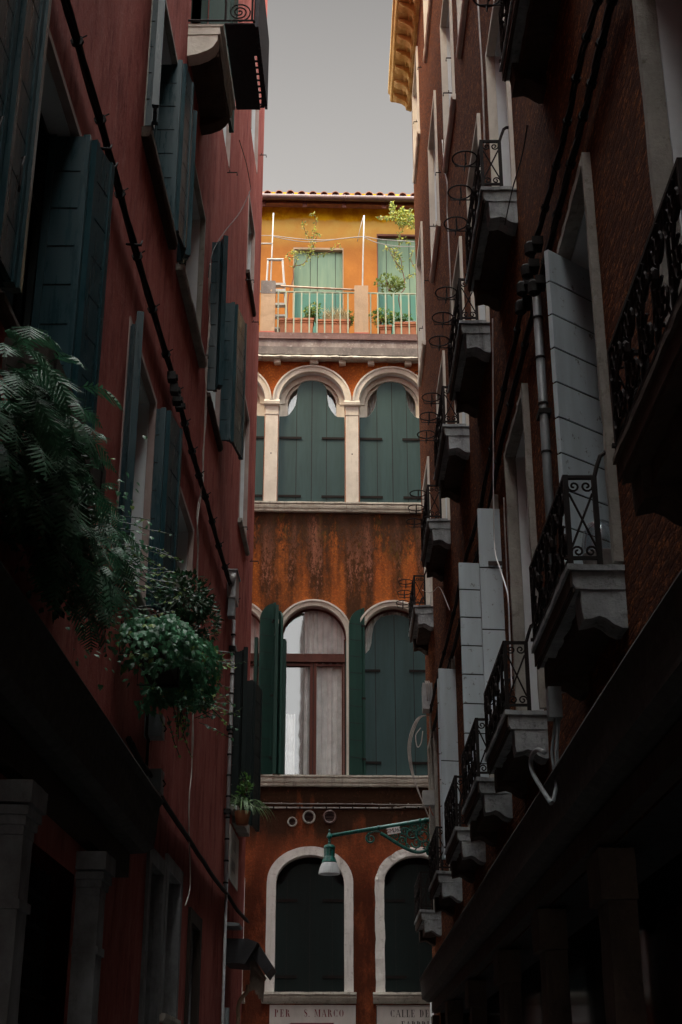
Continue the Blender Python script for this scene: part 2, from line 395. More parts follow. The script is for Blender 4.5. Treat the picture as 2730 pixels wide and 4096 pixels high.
# wall face with rectangular openings
def wall_grid(mb, a0, a1, z0, z1, holes, o=0, maxa=3.0):
    A = sorted({a0, a1, *[h[0] for h in holes], *[h[1] for h in holes]}); Z = sorted({z0, z1, *[h[2] for h in holes], *[h[3] for h in holes]})
    A = [a for a in A if a0 <= a <= a1]; Z = [z for z in Z if z0 <= z <= z1]
    for i in range(len(A)-1):
        for j in range(len(Z)-1):
            am, zm = (A[i]+A[i+1])/2, (Z[j]+Z[j+1])/2
            if any(h[0] < am < h[1] and h[2] < zm < h[3] for h in holes): continue
            mb.quad((A[i], o, Z[j]), (A[i+1], o, Z[j]), (A[i+1], o, Z[j+1]), (A[i], o, Z[j+1]))
def leaf(fr, p0, p1, z0, z1, parent, mat, name='shutter', th=.035, step=.29, frame=True, label=None, latch=None):
    """one board shutter leaf standing on the line p0-p1 (a,o), horizontal boards, a rail down each edge"""
    mb = MB(None); P0 = fr(p0[0], p0[1], 0); P1 = fr(p1[0], p1[1], 0); d = (P1-P0); w = d.length; d.normalize(); nn = Vector((d.y, -d.x, 0))
    def fr2(u, t, z): return P0+d*u+nn*t+Vector((0, 0, z))
    mb.fr = fr2
    n = max(2, round((z1-z0)/step)); h = (z1-z0)/n; g = .007
    for i in range(n): mb.box(0, w, -th/2, th/2, z0+i*h+g, z0+(i+1)*h-g)
    mb.m = 1
    for i in range(1, n): mb.box(.003, w-.003, -th/2+.008, th/2-.008, z0+i*h-g, z0+i*h+g)
    mb.m = 0
    if frame:
        for u0, u1 in ((0, .045), (w-.045, w)):
            mb.box(u0-.002, u1+.002, -th/2-.012, th/2+.012, z0-.001, z1+.001)
    o = mb.build(name, [mat, 'groove'], parent)
    if label: o['label'] = label
    if latch:
        zz = z0+(z1-z0)*latch
        for sd in (-1, 1):
            h_ = MB(fr2); t = sd*(th/2+.02)
            h_.tube([(w*.5, t, zz+.09), (w*.5, t+sd*.02, zz+.1), (w*.5+.03, t+sd*.02, zz+.02), (w*.5+.035, t+sd*.02, zz-.12), (w*.5+.01, t+sd*.01, zz-.14)], .007)
            if sd == (1 if fr is Rr else -1) or True: h_.build('latch', 'iron', o)
            break
    return o
def catch(fr, a, z, out, parent, drop=.05, r=.009):
    mb = MB(fr); mb.tube([(a, -.02, z), (a, out, z), (a, out+.002, z-drop)], r, 5)
    mb.tube([(a, out*.25, z-.004), (a, out*.25, z+.045)], r*.7, 5)
    return mb.build('shutter_catch', 'iron', parent)
def rect_window(fr, par, a0, a1, z0, z1, depth=.26, fw=.07, surround='frame_stone', reveal='white_reveal', sill=True, proud=.025, sash='dark_shutter', silldrop=.08, sillout=.07, sillmat=None, rough=0):
    mb = MB(fr)
    e = .004
    mb.box(a0-fw, a0, -.05, proud, z0-.02, z1+fw); mb.box(a1, a1+fw, -.05, proud, z0-.02, z1+fw); mb.box(a0, a1, -.05, proud-.002, z1, z1+fw)
    w = mb.build('window', surround, par, rough=rough)
    r = MB(fr)
    r.box(a0-.03, a0+.004, -depth, -.052, z0, z1); r.box(a1-.004, a1+.03, -depth, -.052, z0, z1); r.box(a0+.005, a1-.005, -depth, -.054, z1-.004, z1+.03); r.box(a0+.005, a1-.005, -depth, -.056, z0-.03, z0+.003)
    r.build('reveal', reveal, w)
    s_ = MB(fr); m = (a0+a1)/2; zt = z0+(z1-z0)*.68
    for q in ((a0, a0+.05, z0, z1), (a1-.05, a1, z0, z1), (m-.04, m+.04, z0, z1)): s_.box(q[0]+.006, q[1]-.006, -depth+.0, -depth+.045, q[2]+.004, q[3]-.004)
    for q in ((a0+.05, m-.04, z0, z0+.06), (m+.04, a1-.05, z0, z0+.06), (a0+.05, m-.04, z1-.06, z1), (m+.04, a1-.05, z1-.06, z1), (a0+.05, m-.04, zt, zt+.04), (m+.04, a1-.05, zt, zt+.04)): s_.box(q[0], q[1], -depth+.002, -depth+.04, q[2]+.004, q[3]-.004)
    s_.build('sash', sash, w)
    p = MB(fr); p.box(a0+.01, a1-.01, -depth-.015, -depth-.008, z0+.005, z1-.005); p.build('pane', 'dark_glass', w)
    p = MB(fr); p.box(a0-.06, a1+.06, -depth-.5, -depth-.35, z0-.1, z1+.1); p.build('curtain', 'room_dark', w)
    if sill:
        q = MB(fr); q.prism_oz([(-.05, z0-silldrop), (sillout-.02, z0-silldrop), (sillout, z0-silldrop*.6), (sillout, z0-.012), (-.05, z0-.002)], a0-.12, a1+.12)
        q.build('sill', sillmat or 'sill_stone', w, rough=rough or .006)
    return w
# ================================================================== ground and sky
g = MB(W); g.quad((-300, -300, 0), (300, -300, 0), (300, 300, 0), (-300, 300, 0))
tag(g.build('ground', 'paving', None, (0, 0, 0), recalc=False), 'grey stone paving on the alley floor', 'ground', kind='structure')
# ================================================================== LEFT BUILDING (pink)
LEND, LTOP = 22.35, 22.6
lb = thing('pink_plaster_building', 'tall pink and red plastered house with teal shutters down its left side of the alley', 'building', L(10, 0, 0))
LW = [  # a0,a1,z0,z1
 (6.7, 8.1, 5.7, 7.9), (10.4, 11.85, 5.7, 7.75), (12.95, 14.8, 5.75, 7.66), (19.9, 21.3, 5.6, 7.9),
 (10.45, 12.0, 9.75, 11.85), (12.75, 14.62, 9.8, 11.72), (15.5, 16.8, 9.75, 11.9), (19.8, 20.95, 9.9, 12.15),
 (15.55, 16.85, 14.2, 15.9), (19.85, 20.98, 14.3, 15.82), (19.85, 21.05, 17.2, 18.9), (12.75, 14.1, 13.05, 15.4)]
LG = [(14.0, 14.9, 2.5, 3.80), (12.9, 13.65, 0, 3.7), (15.9, 16.7, 0, 3.55), (7.95, 9.75, .3, 3.1)]
mb = MB(L); wall_grid(mb, -1.0, LEND, 0, LTOP, LW+LG)
mb.quad((LEND, 0, 0), (LEND, -11, 0), (LEND, -11, LTOP), (LEND, 0, LTOP))
mb.quad((-1, 0, LTOP), (LEND, 0, LTOP), (LEND, -11, LTOP), (-1, -11, LTOP))
mb.quad((-1, -11, 0), (LEND, -11, 0), (LEND, -11, LTOP), (-1, -11, LTOP)); mb.quad((-1, 0, 0), (-1, -11, 0), (-1, -11, LTOP), (-1, 0, LTOP))
mb.build('wall', 'pink_plaster', lb, recalc=False)
for i, w in enumerate(LW):
    if i == 11: continue
    sur = 'pink_reveal' if i not in (4, 5) else 'frame_stone'
    rect_window(L, lb, *w, sill=i not in (8, 10), depth=.24, fw=.05, surround=sur, proud=.012, sillout=.09 if i in (4, 5) else .06, silldrop=.12 if i in (4,) else .08,
                sillmat='brown_stone' if i in (0, 4, 6, 9) else 'frame_stone')
# shutters: (hinge a, direction along the wall, z0, z1, leaf)
def bifold(a, sgn, z0, z1, w1=.26, w2=.30, o_in=-.18, o_out=.09, mat='teal_shutter', latch=None, skew=.03):
    leaf(L, (a, o_in), (a, o_out), z0, z1, lb, mat, latch=latch)
    leaf(L, (a+sgn*.035, o_out+.012), (a+sgn*(.035+w2), o_out+skew+.03), z0, z1, lb, mat)
Z = LW
bifold(8.06, 1, 5.75, 7.86, w2=.30, o_out=.10, skew=.05)
# near pair of the first window folded back on the wall
for k, (a0_, a1_, oo) in enumerate(((6.62, 6.30, .075), (6.28, 5.96, .035))):
    leaf(L, (a0_, oo), (a1_, oo-.01), 5.75, 7.86, lb, 'teal_shutter', latch=.3)
leaf(L, (6.66, -.1), (6.66, .12), 5.75, 7.86, lb, 'teal_shutter')
bifold(10.42, -1, 9.8, 11.9, w2=.28); bifold(12.0, 1, 9.8, 11.9, w2=.34, o_in=-.22, o_out=.06, skew=.02, latch=.35)
bifold(12.68, -1, 9.85, 11.7, w2=.1, o_out=.07)
bifold(15.46, -1, 9.8, 11.95, w2=.12, o_out=.13); bifold(16.86, 1, 9.8, 11.9, w2=.55, o_out=.16, skew=.06)
bifold(10.38, -1, 5.75, 7.72, w2=.2, o_out=.07); bifold(11.9, 1, 5.75, 7.72, w2=.42, o_out=.10, skew=.04)
bifold(19.86, -1, 5.62, 7.85, w2=.18, o_out=.12, mat='dark_shutter'); bifold(21.36, 1, 5.62, 7.85, w2=.5, o_out=.14, skew=.05, mat='dark_shutter')
for a, z, u in ((*onL(910, 690, .0), .14), (*onL(982, 1120), .14), (*onL(1008, 1288), .12), (*onL(958, 2108), .12), (*onL(1000, 2245), .14), (*onL(800, 1420), .1), (*onL(1040, 620), .12)):
    if a < LEND: catch(L, a, z, u, lb)
# balcony high on the left
B0, B1, BZ = 12.6, 14.05, 12.95
bl = MB(L); bl.box(B0, B1, -.05, .40, BZ-.035, BZ); bl.box(B0+.01, B1-.01, -.05, .36, BZ-.14, BZ-.037)
bal = bl.build('balcony', 'white_stone', lb, rough=.006)
for a in (B0+.02, B1-.2):
    c = MB(L); c.prism_oz([(-.05, BZ-.142), (.335, BZ-.142), (.33, BZ-.22), (.29, BZ-.30), (.22, BZ-.36), (.12, BZ-.405), (0, BZ-.43), (-.05, BZ-.43)], a, a+.18)
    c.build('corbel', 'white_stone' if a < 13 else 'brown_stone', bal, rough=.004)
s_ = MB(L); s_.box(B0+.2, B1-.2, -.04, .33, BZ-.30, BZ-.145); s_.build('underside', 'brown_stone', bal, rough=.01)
r = MB(L)
for o in (.42, .72):
    r.tube([(B0-.02, o, BZ+.03), (B0-.02, o, BZ+1.0)], .014)
    r.tube([(B1+.02, o, BZ+.03), (B1+.02, o, BZ+1.0)], .014)
r.tube([(B0-.02, 0, BZ+.03), (B0-.02, .74, BZ+.03), (B1+.02, .74, BZ+.03), (B1+.02, 0, BZ+.03)], .014)
r.tube([(B0-.02, 0, BZ+1.0), (B0-.02, .74, BZ+1.0), (B1+.02, .74, BZ+1.0), (B1+.02, 0, BZ+1.0)], .018)
for k in range(2):
    for zc in (BZ+.15+.36*k,):
        pts = spiral(L(B0-.02, .575, zc), .135, .012, -PI/2, 2.6, 40, (1, 0, 0), (0, 0, 1)); vt(r, pts, .009, 5)
for k in range(14): r.tube([(B0+.06+k*.105, .74, BZ+.03), (B0+.06+k*.105, .74, BZ+1.0)], .008, 4)
r.build('railing', 'iron', bal)
t = MB(L); t.box(B0-.01, B1+.02, .41, .70, BZ-.012, BZ+.004)
for k in range(13): t.box(B0+.05+k*.11, B0+.075+k*.11, .70, .75, BZ-.010, BZ+.003)
t.box(B0-.01, B0+.5, .70, .75, BZ-.011, BZ+.002); t.build('floor_plate', 'mesh_screen', bal)
t = MB(L)
for k in range(24):
    t.box(B0+.01+k*.06, B0+.062+k*.06, .75+.01*math.sin(k*1.7), .79, BZ-.03, BZ+1.02)
t.build('reed_screen', 'mesh_screen', bal)
leaf(L, (14.2, -.1), (14.2, .27), BZ+.02, BZ+2.3, lb, 'green_shutter', step=2.4, frame=False)
leaf(L, (14.22, .285), (14.55, .30), BZ+.02, BZ+2.3, lb, 'green_shutter', step=2.4)
d = MB(L); d.box(12.75, 14.1, -.3, -.2, 13.05, 15.4); d.build('balcony_door', 'green_shutter', lb)
# street storey of the left building: shop front with stone pilasters, doors
q = MB(L)
LZ = 3.98
q.prism_oz([(-.02, LZ), (.30, LZ), (.33, LZ-.05), (.30, LZ-.10), (.27, LZ-.42), (.20, LZ-.46), (-.02, LZ-.46)], 3.0, 11.4)
q.build('shop_fascia', 'shop_brown', lb, rough=.006)
q = MB(L); q.box(3, 11.3, .0, .10, 3.32, LZ-.47); q.build('shop_beam', 'dark_timber', lb)
for a in (7.72, 9.95):
    ca = MB(L)
    ca.box(a-.11, a+.11, 0, .16, .0, 2.98)
    ca.box(a-.13, a+.13, 0, .175, 2.60, 2.65)
    for dz, w in ((0, .12), (.05, .14), (.10, .165), (.16, .19)): ca.box(a-w, a+w, 0, .09+w*.6, 2.982+dz, 3.03+dz if dz < .16 else 3.26)
    ca.build('pilaster', 'column_stone', lb, rough=.004)
q = MB(L); q.box(7.95, 9.75, -.25, -.2, .3, 3.1); q.build('shop_window', 'dark_glass', lb)
gr = MB(L)
for k in range(12): gr.box(7.97+k*.16, 8.0+k*.16, -.19, -.16, .3, 3.1)
for k in range(14): gr.box(7.95, 9.75, -.158, -.13, .3+k*.2, .325+k*.2)
gr.build('window_grille', 'iron', lb)
q = MB(L); (da0, dz0), (da1, dz1) = onL(70, 4060, -.2), onL(185, 3560, -.2)
print('display', da0, da1, dz0, dz1)
rs = random.Random(9)
for k in range(5):
    for h in range(5):
        if rs.random() < .25: continue
        x_, y_ = 8.05+k*.16, 1.95+h*.2
        q.box(x_+.01, x_+.12, -.199, -.195+.001*rs.random(), y_, y_+.15*rs.uniform(.7, 1))
q.m = 0; q.build('window_display', 'white_reveal', lb)
rect_window(L, lb, *LG[0], depth=.3, fw=.14, surround='column_stone', reveal='column_stone', proud=.03)
for gq in (LG[1], LG[2]):
    fr = MB(L); a0, a1, z0, z1 = gq
    fr.box(a0-.14, a0, -.05, .03, 0, z1+.14); fr.box(a1, a1+.14, -.05, .03, 0, z1+.14); fr.box(a0, a1, -.05, .028, z1, z1+.14)
    fo = fr.build('door_frame', 'column_stone' if a0 < 14 else 'dark_timber', lb)
    dd = MB(L); dd.box(a0, a1, -.34, -.3, 0, z1); dd.build('door', 'dark_shutter', fo)
    rv = MB(L); rv.box(a1-.01, a1+.05, -.3, -.052, 0, z1); rv.box(a0-.05, a0+.01, -.3, -.052, 0, z1); rv.box(a0+.012, a1-.012, -.3, -.054, z1-.01, z1+.05); rv.build('reveal', 'column_stone', fo)
# --- things fixed to the left wall
def path_on(fn, pts, o):
    out = []
    for p in pts:
        oo = p[2] if len(p) > 2 else o
        a, z = fn(p[0], p[1], oo); out.append((a, oo, z))
    return out
def dens(pts, n=6, sag=0.0, jit=0.0):
    out = []
    for i in range(len(pts)-1):
        for k in range(n):
            f = k/n; p = [pts[i][j]*(1-f)+pts[i+1][j]*f for j in range(3)]
            p[2] -= sag*4*f*(1-f); p[1] += R_(-jit, jit); p[2] += R_(-jit, jit); out.append(tuple(p))
    out.append(tuple(pts[-1])); return out
def catmull(P, n=6):
    P = [Vector(p) for p in P]; out = []
    for i in range(len(P)-1):
        a, b, c, d = P[max(i-1, 0)], P[i], P[i+1], P[min(i+2, len(P)-1)]
        for k in range(n):
            t = k/n; out.append(.5*((2*b)+(c-a)*t+(2*a-5*b+4*c-d)*t*t+(3*b-a-3*c+d)*t**3))
    out.append(P[-1]); return [tuple(p) for p in out]
base = dens([(4.5, .05, 8.39), (8.5, .05, 8.36), (12.6, .05, 8.40), (15.6, .05, 8.36), (19.3, .05, 8.42)], 14, .05)
cb = thing('cable_bundle', 'thick black cable bundle tied along the pink wall below the upper windows', 'cable', L(*base[0]))
mb = MB(L)
for k in range(4):
    ph = k*1.6
    mb.tube([(a, o+.018*math.cos(ph+i*.5)+R_(-.003, .003), z+.022*math.sin(ph+i*.5)+R_(-.004, .004)) for i, (a, o, z) in enumerate(base)], .013, 5)
mb.build('cable', 'black_rubber', cb, smooth=True)
for i in range(2, len(base), 3):
    a, o, z = base[i]; tt = MB(L); tt.tube([(a-.012, o, z), (a+.012, o, z)], .046, 8); tt.tube([(a, o+.03, z+.03), (a+.01, o+.06, z+.06)], .006, 4); tt.build('cable_tie', 'black_rubber', cb)
for (x, y) in ((680, 1510), (690, 1560), (700, 1600), (712, 1625)):
    a, z = onL(x, y, .06); jb = MB(L); jb.box(a-.05, a+.05, .04, .12, z-.04, z+.045); jb.box(a-.03, a+.03, .12, .14, z-.02, z+.02); jb.build('junction', 'black_rubber', cb, rough=.004)
# ledge cable continuing to the corner
pts = dens([(11.3, .04, 4.42), (12.2, .04, 4.38), (15, .04, 4.33), (19.4, .04, 4.34), (22.3, .05, 4.36)], 8, .03, .004)
mb = MB(L); mb.tube(pts, .028, 6); mb.tube([(a, o+.03, z-.03) for a, o, z in pts], .018, 5)
tag(mb.build('cable', 'black_rubber', smooth=True), 'black cable running low along the pink wall above the doorways', 'cable')
# hanging cord
C1 = catmull([L(*p) for p in path_on(onL, [(958, 560), (985, 650), (1001, 735), (1001, 765), (960, 850), (905, 920), (862, 985), (842, 1045), (834, 1110)], .06)], 5)
mb = MB(None); mb.fr = lambda *p: Vector(p); mb.m = 1; mb.tube(C1, .006, 5); mb.m = 0
C2 = catmull([L(*p) for p in path_on(onL, [(842, 1045), (836, 1150), (840, 1250), (834, 1350), (828, 1480), (822, 1640), (816, 1800), (812, 1900), (803, 1990), (790, 2100), (792, 2200), (790, 2330), (782, 2600), (775, 2800), (770, 2950), (768, 3080), (758, 3190), (757, 3330), (762, 3470), (760, 3560), (742, 3622)], .05)], 4)
mb.tube(C2, .008, 5); mb.tube([(x+.015*math.sin(i*.7), y+.03*math.sin(i*.33), z) for i, (x, y, z) in enumerate(C2[:60])], .005, 4)
tag(mb.build('wire', ['white_cord', 'black_rubber'], smooth=True), 'thin pale cord hanging down the pink wall in loops', 'cord')
# meter box and pipe on the left wall
a, z = onL(940, 2330, .1)
bx = thing('wall_box', 'grey metal box on the pink wall at the top of the pale pipe', 'electrical box', L(a, 0, z))
m1 = MB(L); m1.box(a-.12, a+.30, .01, .13, z-.26, z+.13); m1.box(a-.15, a+.33, .01, .15, z+.132, z+.15); m1.build('case', 'pale_pipe', bx)
m1 = MB(L); m1.box(a-.10, a+.05, .02, .12, z-.52, z-.262); m1.build('gland', 'grey_metal', bx)
for k in range(3):
    m1 = MB(L); m1.tube([(a-.13, .05+.02*k, z-.1), (a-.22, .07+.02*k, z-.02), (a-.16, .08+.02*k, z+.07), (a-.1, .09, z+.02)], .012, 6); m1.build('wire', 'white_paint', bx, smooth=True)
px_ = path_on(onL, [(933, 2500), (927, 2750), (918, 3050), (910, 3350), (905, 3560)], .05)
a0 = px_[0][0]
pp = thing('wall_pipe', 'pale vertical conduit with black ties near the corner of the pink wall', 'pipe', L(a0, 0, 3.6))
zt, zb = px_[0][2], px_[-1][2]
ap = sum(p[0] for p in px_)/len(px_)
m1 = MB(L); m1.tube([(ap, .05, zt+.1), (ap, .05, zb-.05)], .026, 8); m1.tube([(ap+.04, .06, zb+.2), (ap+.04, .06, 0)], .02, 8); m1.build('tube', 'pale_pipe', pp, smooth=True)
for k in range(13):
    zz = zt-.12-k*(zt-zb-.2)/12; m1 = MB(L); m1.tube([(ap, .05, zz-.012), (ap, .05, zz+.012)], .034, 8)
    if k % 4 == 1: m1.box(ap-.06, ap+.05, 0, .09, zz+.05, zz+.11)
    m1.build('clip', 'black_rubber', pp)
for (x, y, lb_) in ((616, 2900, 'dark grey meter box low under the ivy on the pink wall'), (612, 3120, 'small grey box with a coil of wire just above the shop cornice')):
    a, z = onL(x, y, .08); bx = thing('meter_box', lb_, 'electrical box', L(a, 0, z))
    m1 = MB(L); m1.box(a-.05, a+.12, .005, .16, z-.11, z+.09); m1.build('case', 'grey_metal', bx, rough=.002)
    m1 = MB(L); m1.tube([(a-.06, .03, z+.4), (a-.06, .03, z-.1), (a-.02, .05, z-.16)], .014, 6); m1.tube([(a, .17, z), (a+.02, .19, z-.03), (a+.04, .17, z-.05)], .007, 5); m1.build('wire', 'black_rubber', bx)
for x, y, lab in ((418, 590, 'curved iron hook in the pink wall beside the dark far shutter, the upper one'), (440, 662, 'iron hook in the pink wall at the corner of the dark shutter'), (543, 975, 'curved iron hook in the pink wall under the cable bundle')):
    a, z = onL(x, y, .08); m1 = MB(L); m1.tube([(a, -.02, z), (a, .08, z-.012), (a+.02, .12, z), (a+.03, .13, z+.05)], [.009, .012, .012, .006], 6)
    tag(m1.build('wall_hook', 'iron', smooth=True), lab, 'hook', 'iron hooks in the pink wall')
# ================================================================== RIGHT BUILDING (brick)
REND, RTOP = 23.25, 20.75
rb = thing('brick_building', 'tall brown brick house with rows of small iron balconies on the right of the alley', 'building', Rr(12, 0, 0))
COLS = [4.35, 7.2, 10.2, 12.44, 14.77, 17.6, 21.1]; WW = 1.34
RW = []
for i, c in enumerate(COLS):
    e = min(c+WW, REND-.5)
    RW.append((c, e, 4.40, 7.02, 'B', i)); RW.append((c, e, 9.0, 11.52, 'A', i))
    if i > 2: RW.append((c+.1, c+.1+1.45 if i < 6 else REND-.65, 13.80, 16.18, 'D', i))
    if i > 4: RW.append((c+.1, c+.1+1.5 if i < 6 else REND-.65, 18.2, 20.1, 'E', i))
mb = MB(Rr); wall_grid(mb, -1.0, REND, 0, RTOP, [w[:4] for w in RW]+[(5.0, 21.8, 0, 3.0)])
mb.quad((REND, 0, 0), (REND, -11, 0), (REND, -11, RTOP), (REND, 0, RTOP)); mb.quad((-1, 0, RTOP), (REND, 0, RTOP), (REND, -11, RTOP), (-1, -11, RTOP))
mb.quad((-1, -11, 0), (REND, -11, 0), (REND, -11, RTOP), (-1, -11, RTOP)); mb.quad((-1, 0, 0), (-1, -11, 0), (-1, -11, RTOP), (-1, 0, RTOP))
mb.build('wall', 'old_brick', rb, recalc=False)
for (a0, a1, z0, z1, row, i) in RW:
    rect_window(Rr, rb, a0+.06, a1-.06, z0, z1, depth=.30, fw=.06, surround='frame_stone' if row == 'B' else 'white_stone', proud=.05 if row == 'B' else .035, sill=row in 'DE',
                sillout=.06, silldrop=.10, sillmat='white_stone', sash='brown_wood', rough=.008 if (row == 'B' and i < 4) else 0)
# one balcony, then copies
def right_balcony(a, zt, hr, rings):
    P = Rr(a, 0, zt); W_ = 1.5
    s_ = MB(Rr); s_.box(a, a+W_, -.02, .31, zt-.032, zt); s_.prism_oz([(-.02, zt-.034), (.285, zt-.034), (.285, zt-.10), (.27, zt-.135), (-.02, zt-.135)], a+.02, a+W_-.02)
    b = s_.build('balcony', 'balcony_stone', rb, origin=P, rough=.007)
    ff = MB(Rr); ff.box(a+.012, a+W_-.012, .287, .296, zt-.128, zt-.036); ff.box(a+.03, a+W_-.03, .272, .285, zt-.150, zt-.129); ff.build('front_strip', 'brown_stone', b, origin=P)  # thin dark strip laid over the slab front
    prof = [(-.02, zt-.137), (.245, zt-.137), (.24, zt-.26), (.235, zt-.30), (.19, zt-.295), (.15, zt-.285), (.11, zt-.30), (.07, zt-.335), (.03, zt-.355), (-.02, zt-.35)]
    for q in (a+.03, a+W_-.23):
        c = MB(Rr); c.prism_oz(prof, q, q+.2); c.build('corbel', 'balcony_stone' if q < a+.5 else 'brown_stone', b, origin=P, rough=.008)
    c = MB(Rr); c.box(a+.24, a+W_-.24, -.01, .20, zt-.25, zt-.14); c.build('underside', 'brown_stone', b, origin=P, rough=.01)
    r = MB(Rr); z0, z1 = zt+.045, zt+hr
    oF, oB = .285, .125
    for q in (a+.03, a+W_-.03):
        for o in (oF, oB): r.box(q-.014, q+.014, o-.014, o+.014, zt, z1)
        r.box(q-.010, q+.010, oB, oF+.03, z0-.008, z0+.01); r.box(q-.012, q+.012, oB, oF, z1-.012, z1+.008)
        # crossed bars and little scrolls
        r.tube([(q, oF-.015, z1-.10), (q, oB+.015, z0+.07)], .007, 5); r.tube([(q, oB+.015, z1-.10), (q, oF-.015, z0+.07)], .007, 5)
        u = Rr(0, 1, 0)-Rr(0, 0, 0); u.z = 0; u.normalize(); om = (oF+oB)/2; k_ = (oF-oB)/2
        for zz, sg in ((z1-.055, 1), (z0+.04, -1)):
            for sd in (-1, 1):
                vt(r, spiral(Rr(q, om+sd*k_*.45, zz), .034, .006, 0 if sd > 0 else PI, sd*sg*-1.3, 14, u, (0, 0, 1)), .0065, 5)
        # handrail arm up and into the wall
        r.tube([(q, oB, z1-.01), (q, oB-.02, z1+.06), (q, oB-.045, z1+.13), (q, oB-.07, z1+.15), (q, -.03, z1+.15)], .014, 6)
    r.box(a+.02, a+W_-.02, oF-.011, oF+.011, z0-.006, z0+.012); r.box(a+.02, a+W_-.02, oF-.015, oF+.015, z1-.010, z1+.012)
    nP = 5
    for k in range(nP):
        c0 = a+.03+(W_-.06)*(k+.5)/nP; hw = (W_-.06)/nP/2
        r.box(c0+hw-.008, c0+hw+.008, oF-.008, oF+.008, z0, z1)
        ud = (Rr(1, 0, 0)-Rr(0, 0, 0)).normalized(); zm = (z0+z1)/2; hh = (z1-z0)/2
        vt(r, [Rr(c0-hw*.8, oF, z0), Rr(c0+hw*.1, oF+.012, zm), Rr(c0+hw*.8, oF, z1)], .008, 4)
        vt(r, [Rr(c0+hw*.8, oF, z0), Rr(c0-hw*.1, oF+.02, zm), Rr(c0-hw*.8, oF, z1)], .008, 4)
        for zz in (z0+hh*.5, z1-hh*.5):
            for sd in (-1, 1):
                vt(r, spiral(Rr(c0+sd*hw*.42, oF+.012, zz), hh*.42, .008, PI/2, sd*1.6, 20, ud, (0, 0, 1)), .008, 4)
        if k in (1, 3): vt(r, spiral(Rr(c0, oF+.03, zm), .045, .02, 0, 2, 14, ud, (0, 0, 1)), .012, 5)
    r.build('railing', 'iron', b, origin=P)
    if rings:
        for q in (a+.25, a+.75, a+1.25):
            m = MB(Rr); c = Rr(q, oF+.125, z1-.02)
            vt(m, [c+Vector((.11*math.cos(t), .11*math.sin(t), 0)) for t in [2*PI*i/28 for i in range(28)]], .0075, 6, True)
            vt(m, [c+Vector((.11, 0, 0)), c+Vector((.085, 0, -.085)), c+Vector((-.085, 0, -.085)), c+Vector((-.11, 0, 0))], .0055, 5)
            vt(m, [c+Vector((0, .11, 0)), c+Vector((0, .07, -.085)), c+Vector((0, -.07, -.085)), c+Vector((0, -.11, 0))], .0055, 5)
            vt(m, [c+Vector((.15, 0, -.085)), c+Vector((-.02, 0, -.085))], .006, 5); vt(m, [c+Vector((0, -.06, .0)), c+Vector((0, -.1, -.13))], .009, 5)
            m.build('pot_ring', 'iron', b, origin=P)
    return b
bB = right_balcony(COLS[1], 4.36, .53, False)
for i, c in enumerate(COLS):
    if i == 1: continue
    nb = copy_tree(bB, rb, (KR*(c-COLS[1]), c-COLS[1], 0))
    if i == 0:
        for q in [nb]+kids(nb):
            if 'railing' not in q.name: q.data = q.data.copy(); q.data.materials[0] = MATS['brown_stone']  # nearest balcony: its shade put into a darker stone colour
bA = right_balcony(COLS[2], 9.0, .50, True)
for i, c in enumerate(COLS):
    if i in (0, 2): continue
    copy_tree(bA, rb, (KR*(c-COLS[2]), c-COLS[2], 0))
# shutters of the right building
gs = 'grey_shutter'
leaf(Rr, (COLS[1]+WW-.42, .15), (COLS[1]+WW-.08, -.27), 4.45, 6.98, rb, gs, step=.26, frame=False, latch=.42)
leaf(Rr, (COLS[3]-.04, .21), (COLS[3]-.02, .0), 4.5, 6.92, rb, gs, step=.6, frame=False)
for zz in (4.95, 6.35):
    m = MB(Rr); m.box(COLS[3]-.075, COLS[3]-.062, .0, .13, zz-.02, zz+.02); m.build('hinge', 'rusty_iron', rb)
leaf(Rr, (COLS[3]+WW+.05, .27), (COLS[3]+WW+.08, .0), 4.5, 6.92, rb, gs, step=.31, frame=False, latch=.4)
leaf(Rr, (COLS[5]-.05, .22), (COLS[5]+.0, -.06), 4.5, 6.9, rb, gs, step=2.4, frame=False)
leaf(Rr, (COLS[5]+.06, .225), (COLS[5]+.10, .15), 4.5, 6.8, rb, gs, step=.31, frame=False)
for x, y, u in ((1804, 232, .1), (1792, 372, .1), (1679, 270, .07), (1662, 487, .07), (1755, 690, .08), (1730, 905, .08), (1706, 1122, .07), (1686, 1313, .07), (1668, 1487, .07)):
    a, z = onR(x, y, .04)
    if a < REND: catch(Rr, a, z, u, rb)
# cornice
cz = RTOP
c = MB(Rr); c.prism_oz([(-.3, cz-.02), (.16, cz-.02), (.18, cz+.04), (.40, cz+.06), (.42, cz+.10), (.42, cz+.24), (.46, cz+.28), (.46, cz+.42), (-.3, cz+.6)], 12, REND+.35)
cor = c.build('cornice', 'sunlit_stone', rb, rough=.006)
c = MB(Rr); c.box(12, REND+.2, -.02, .06, cz-.28, cz-.18); c.box(12, REND+.22, -.02, .09, cz-.17, cz-.03); c.build('frieze', 'sunlit_stone', cor)
k = 0
while 16.0+k*.43 < REND+.1:
    a = 16.0+k*.43; m = MB(Rr)
    m.prism_oz([(.0, cz-.03), (.36, cz+.05), (.36, cz-.02), (.30, cz-.07), (.2, cz-.10), (.12, cz-.17), (.10, cz-.26), (0, cz-.30)], a, a+.15); m.build('bracket', 'sunlit_stone', cor, rough=.004); k += 1
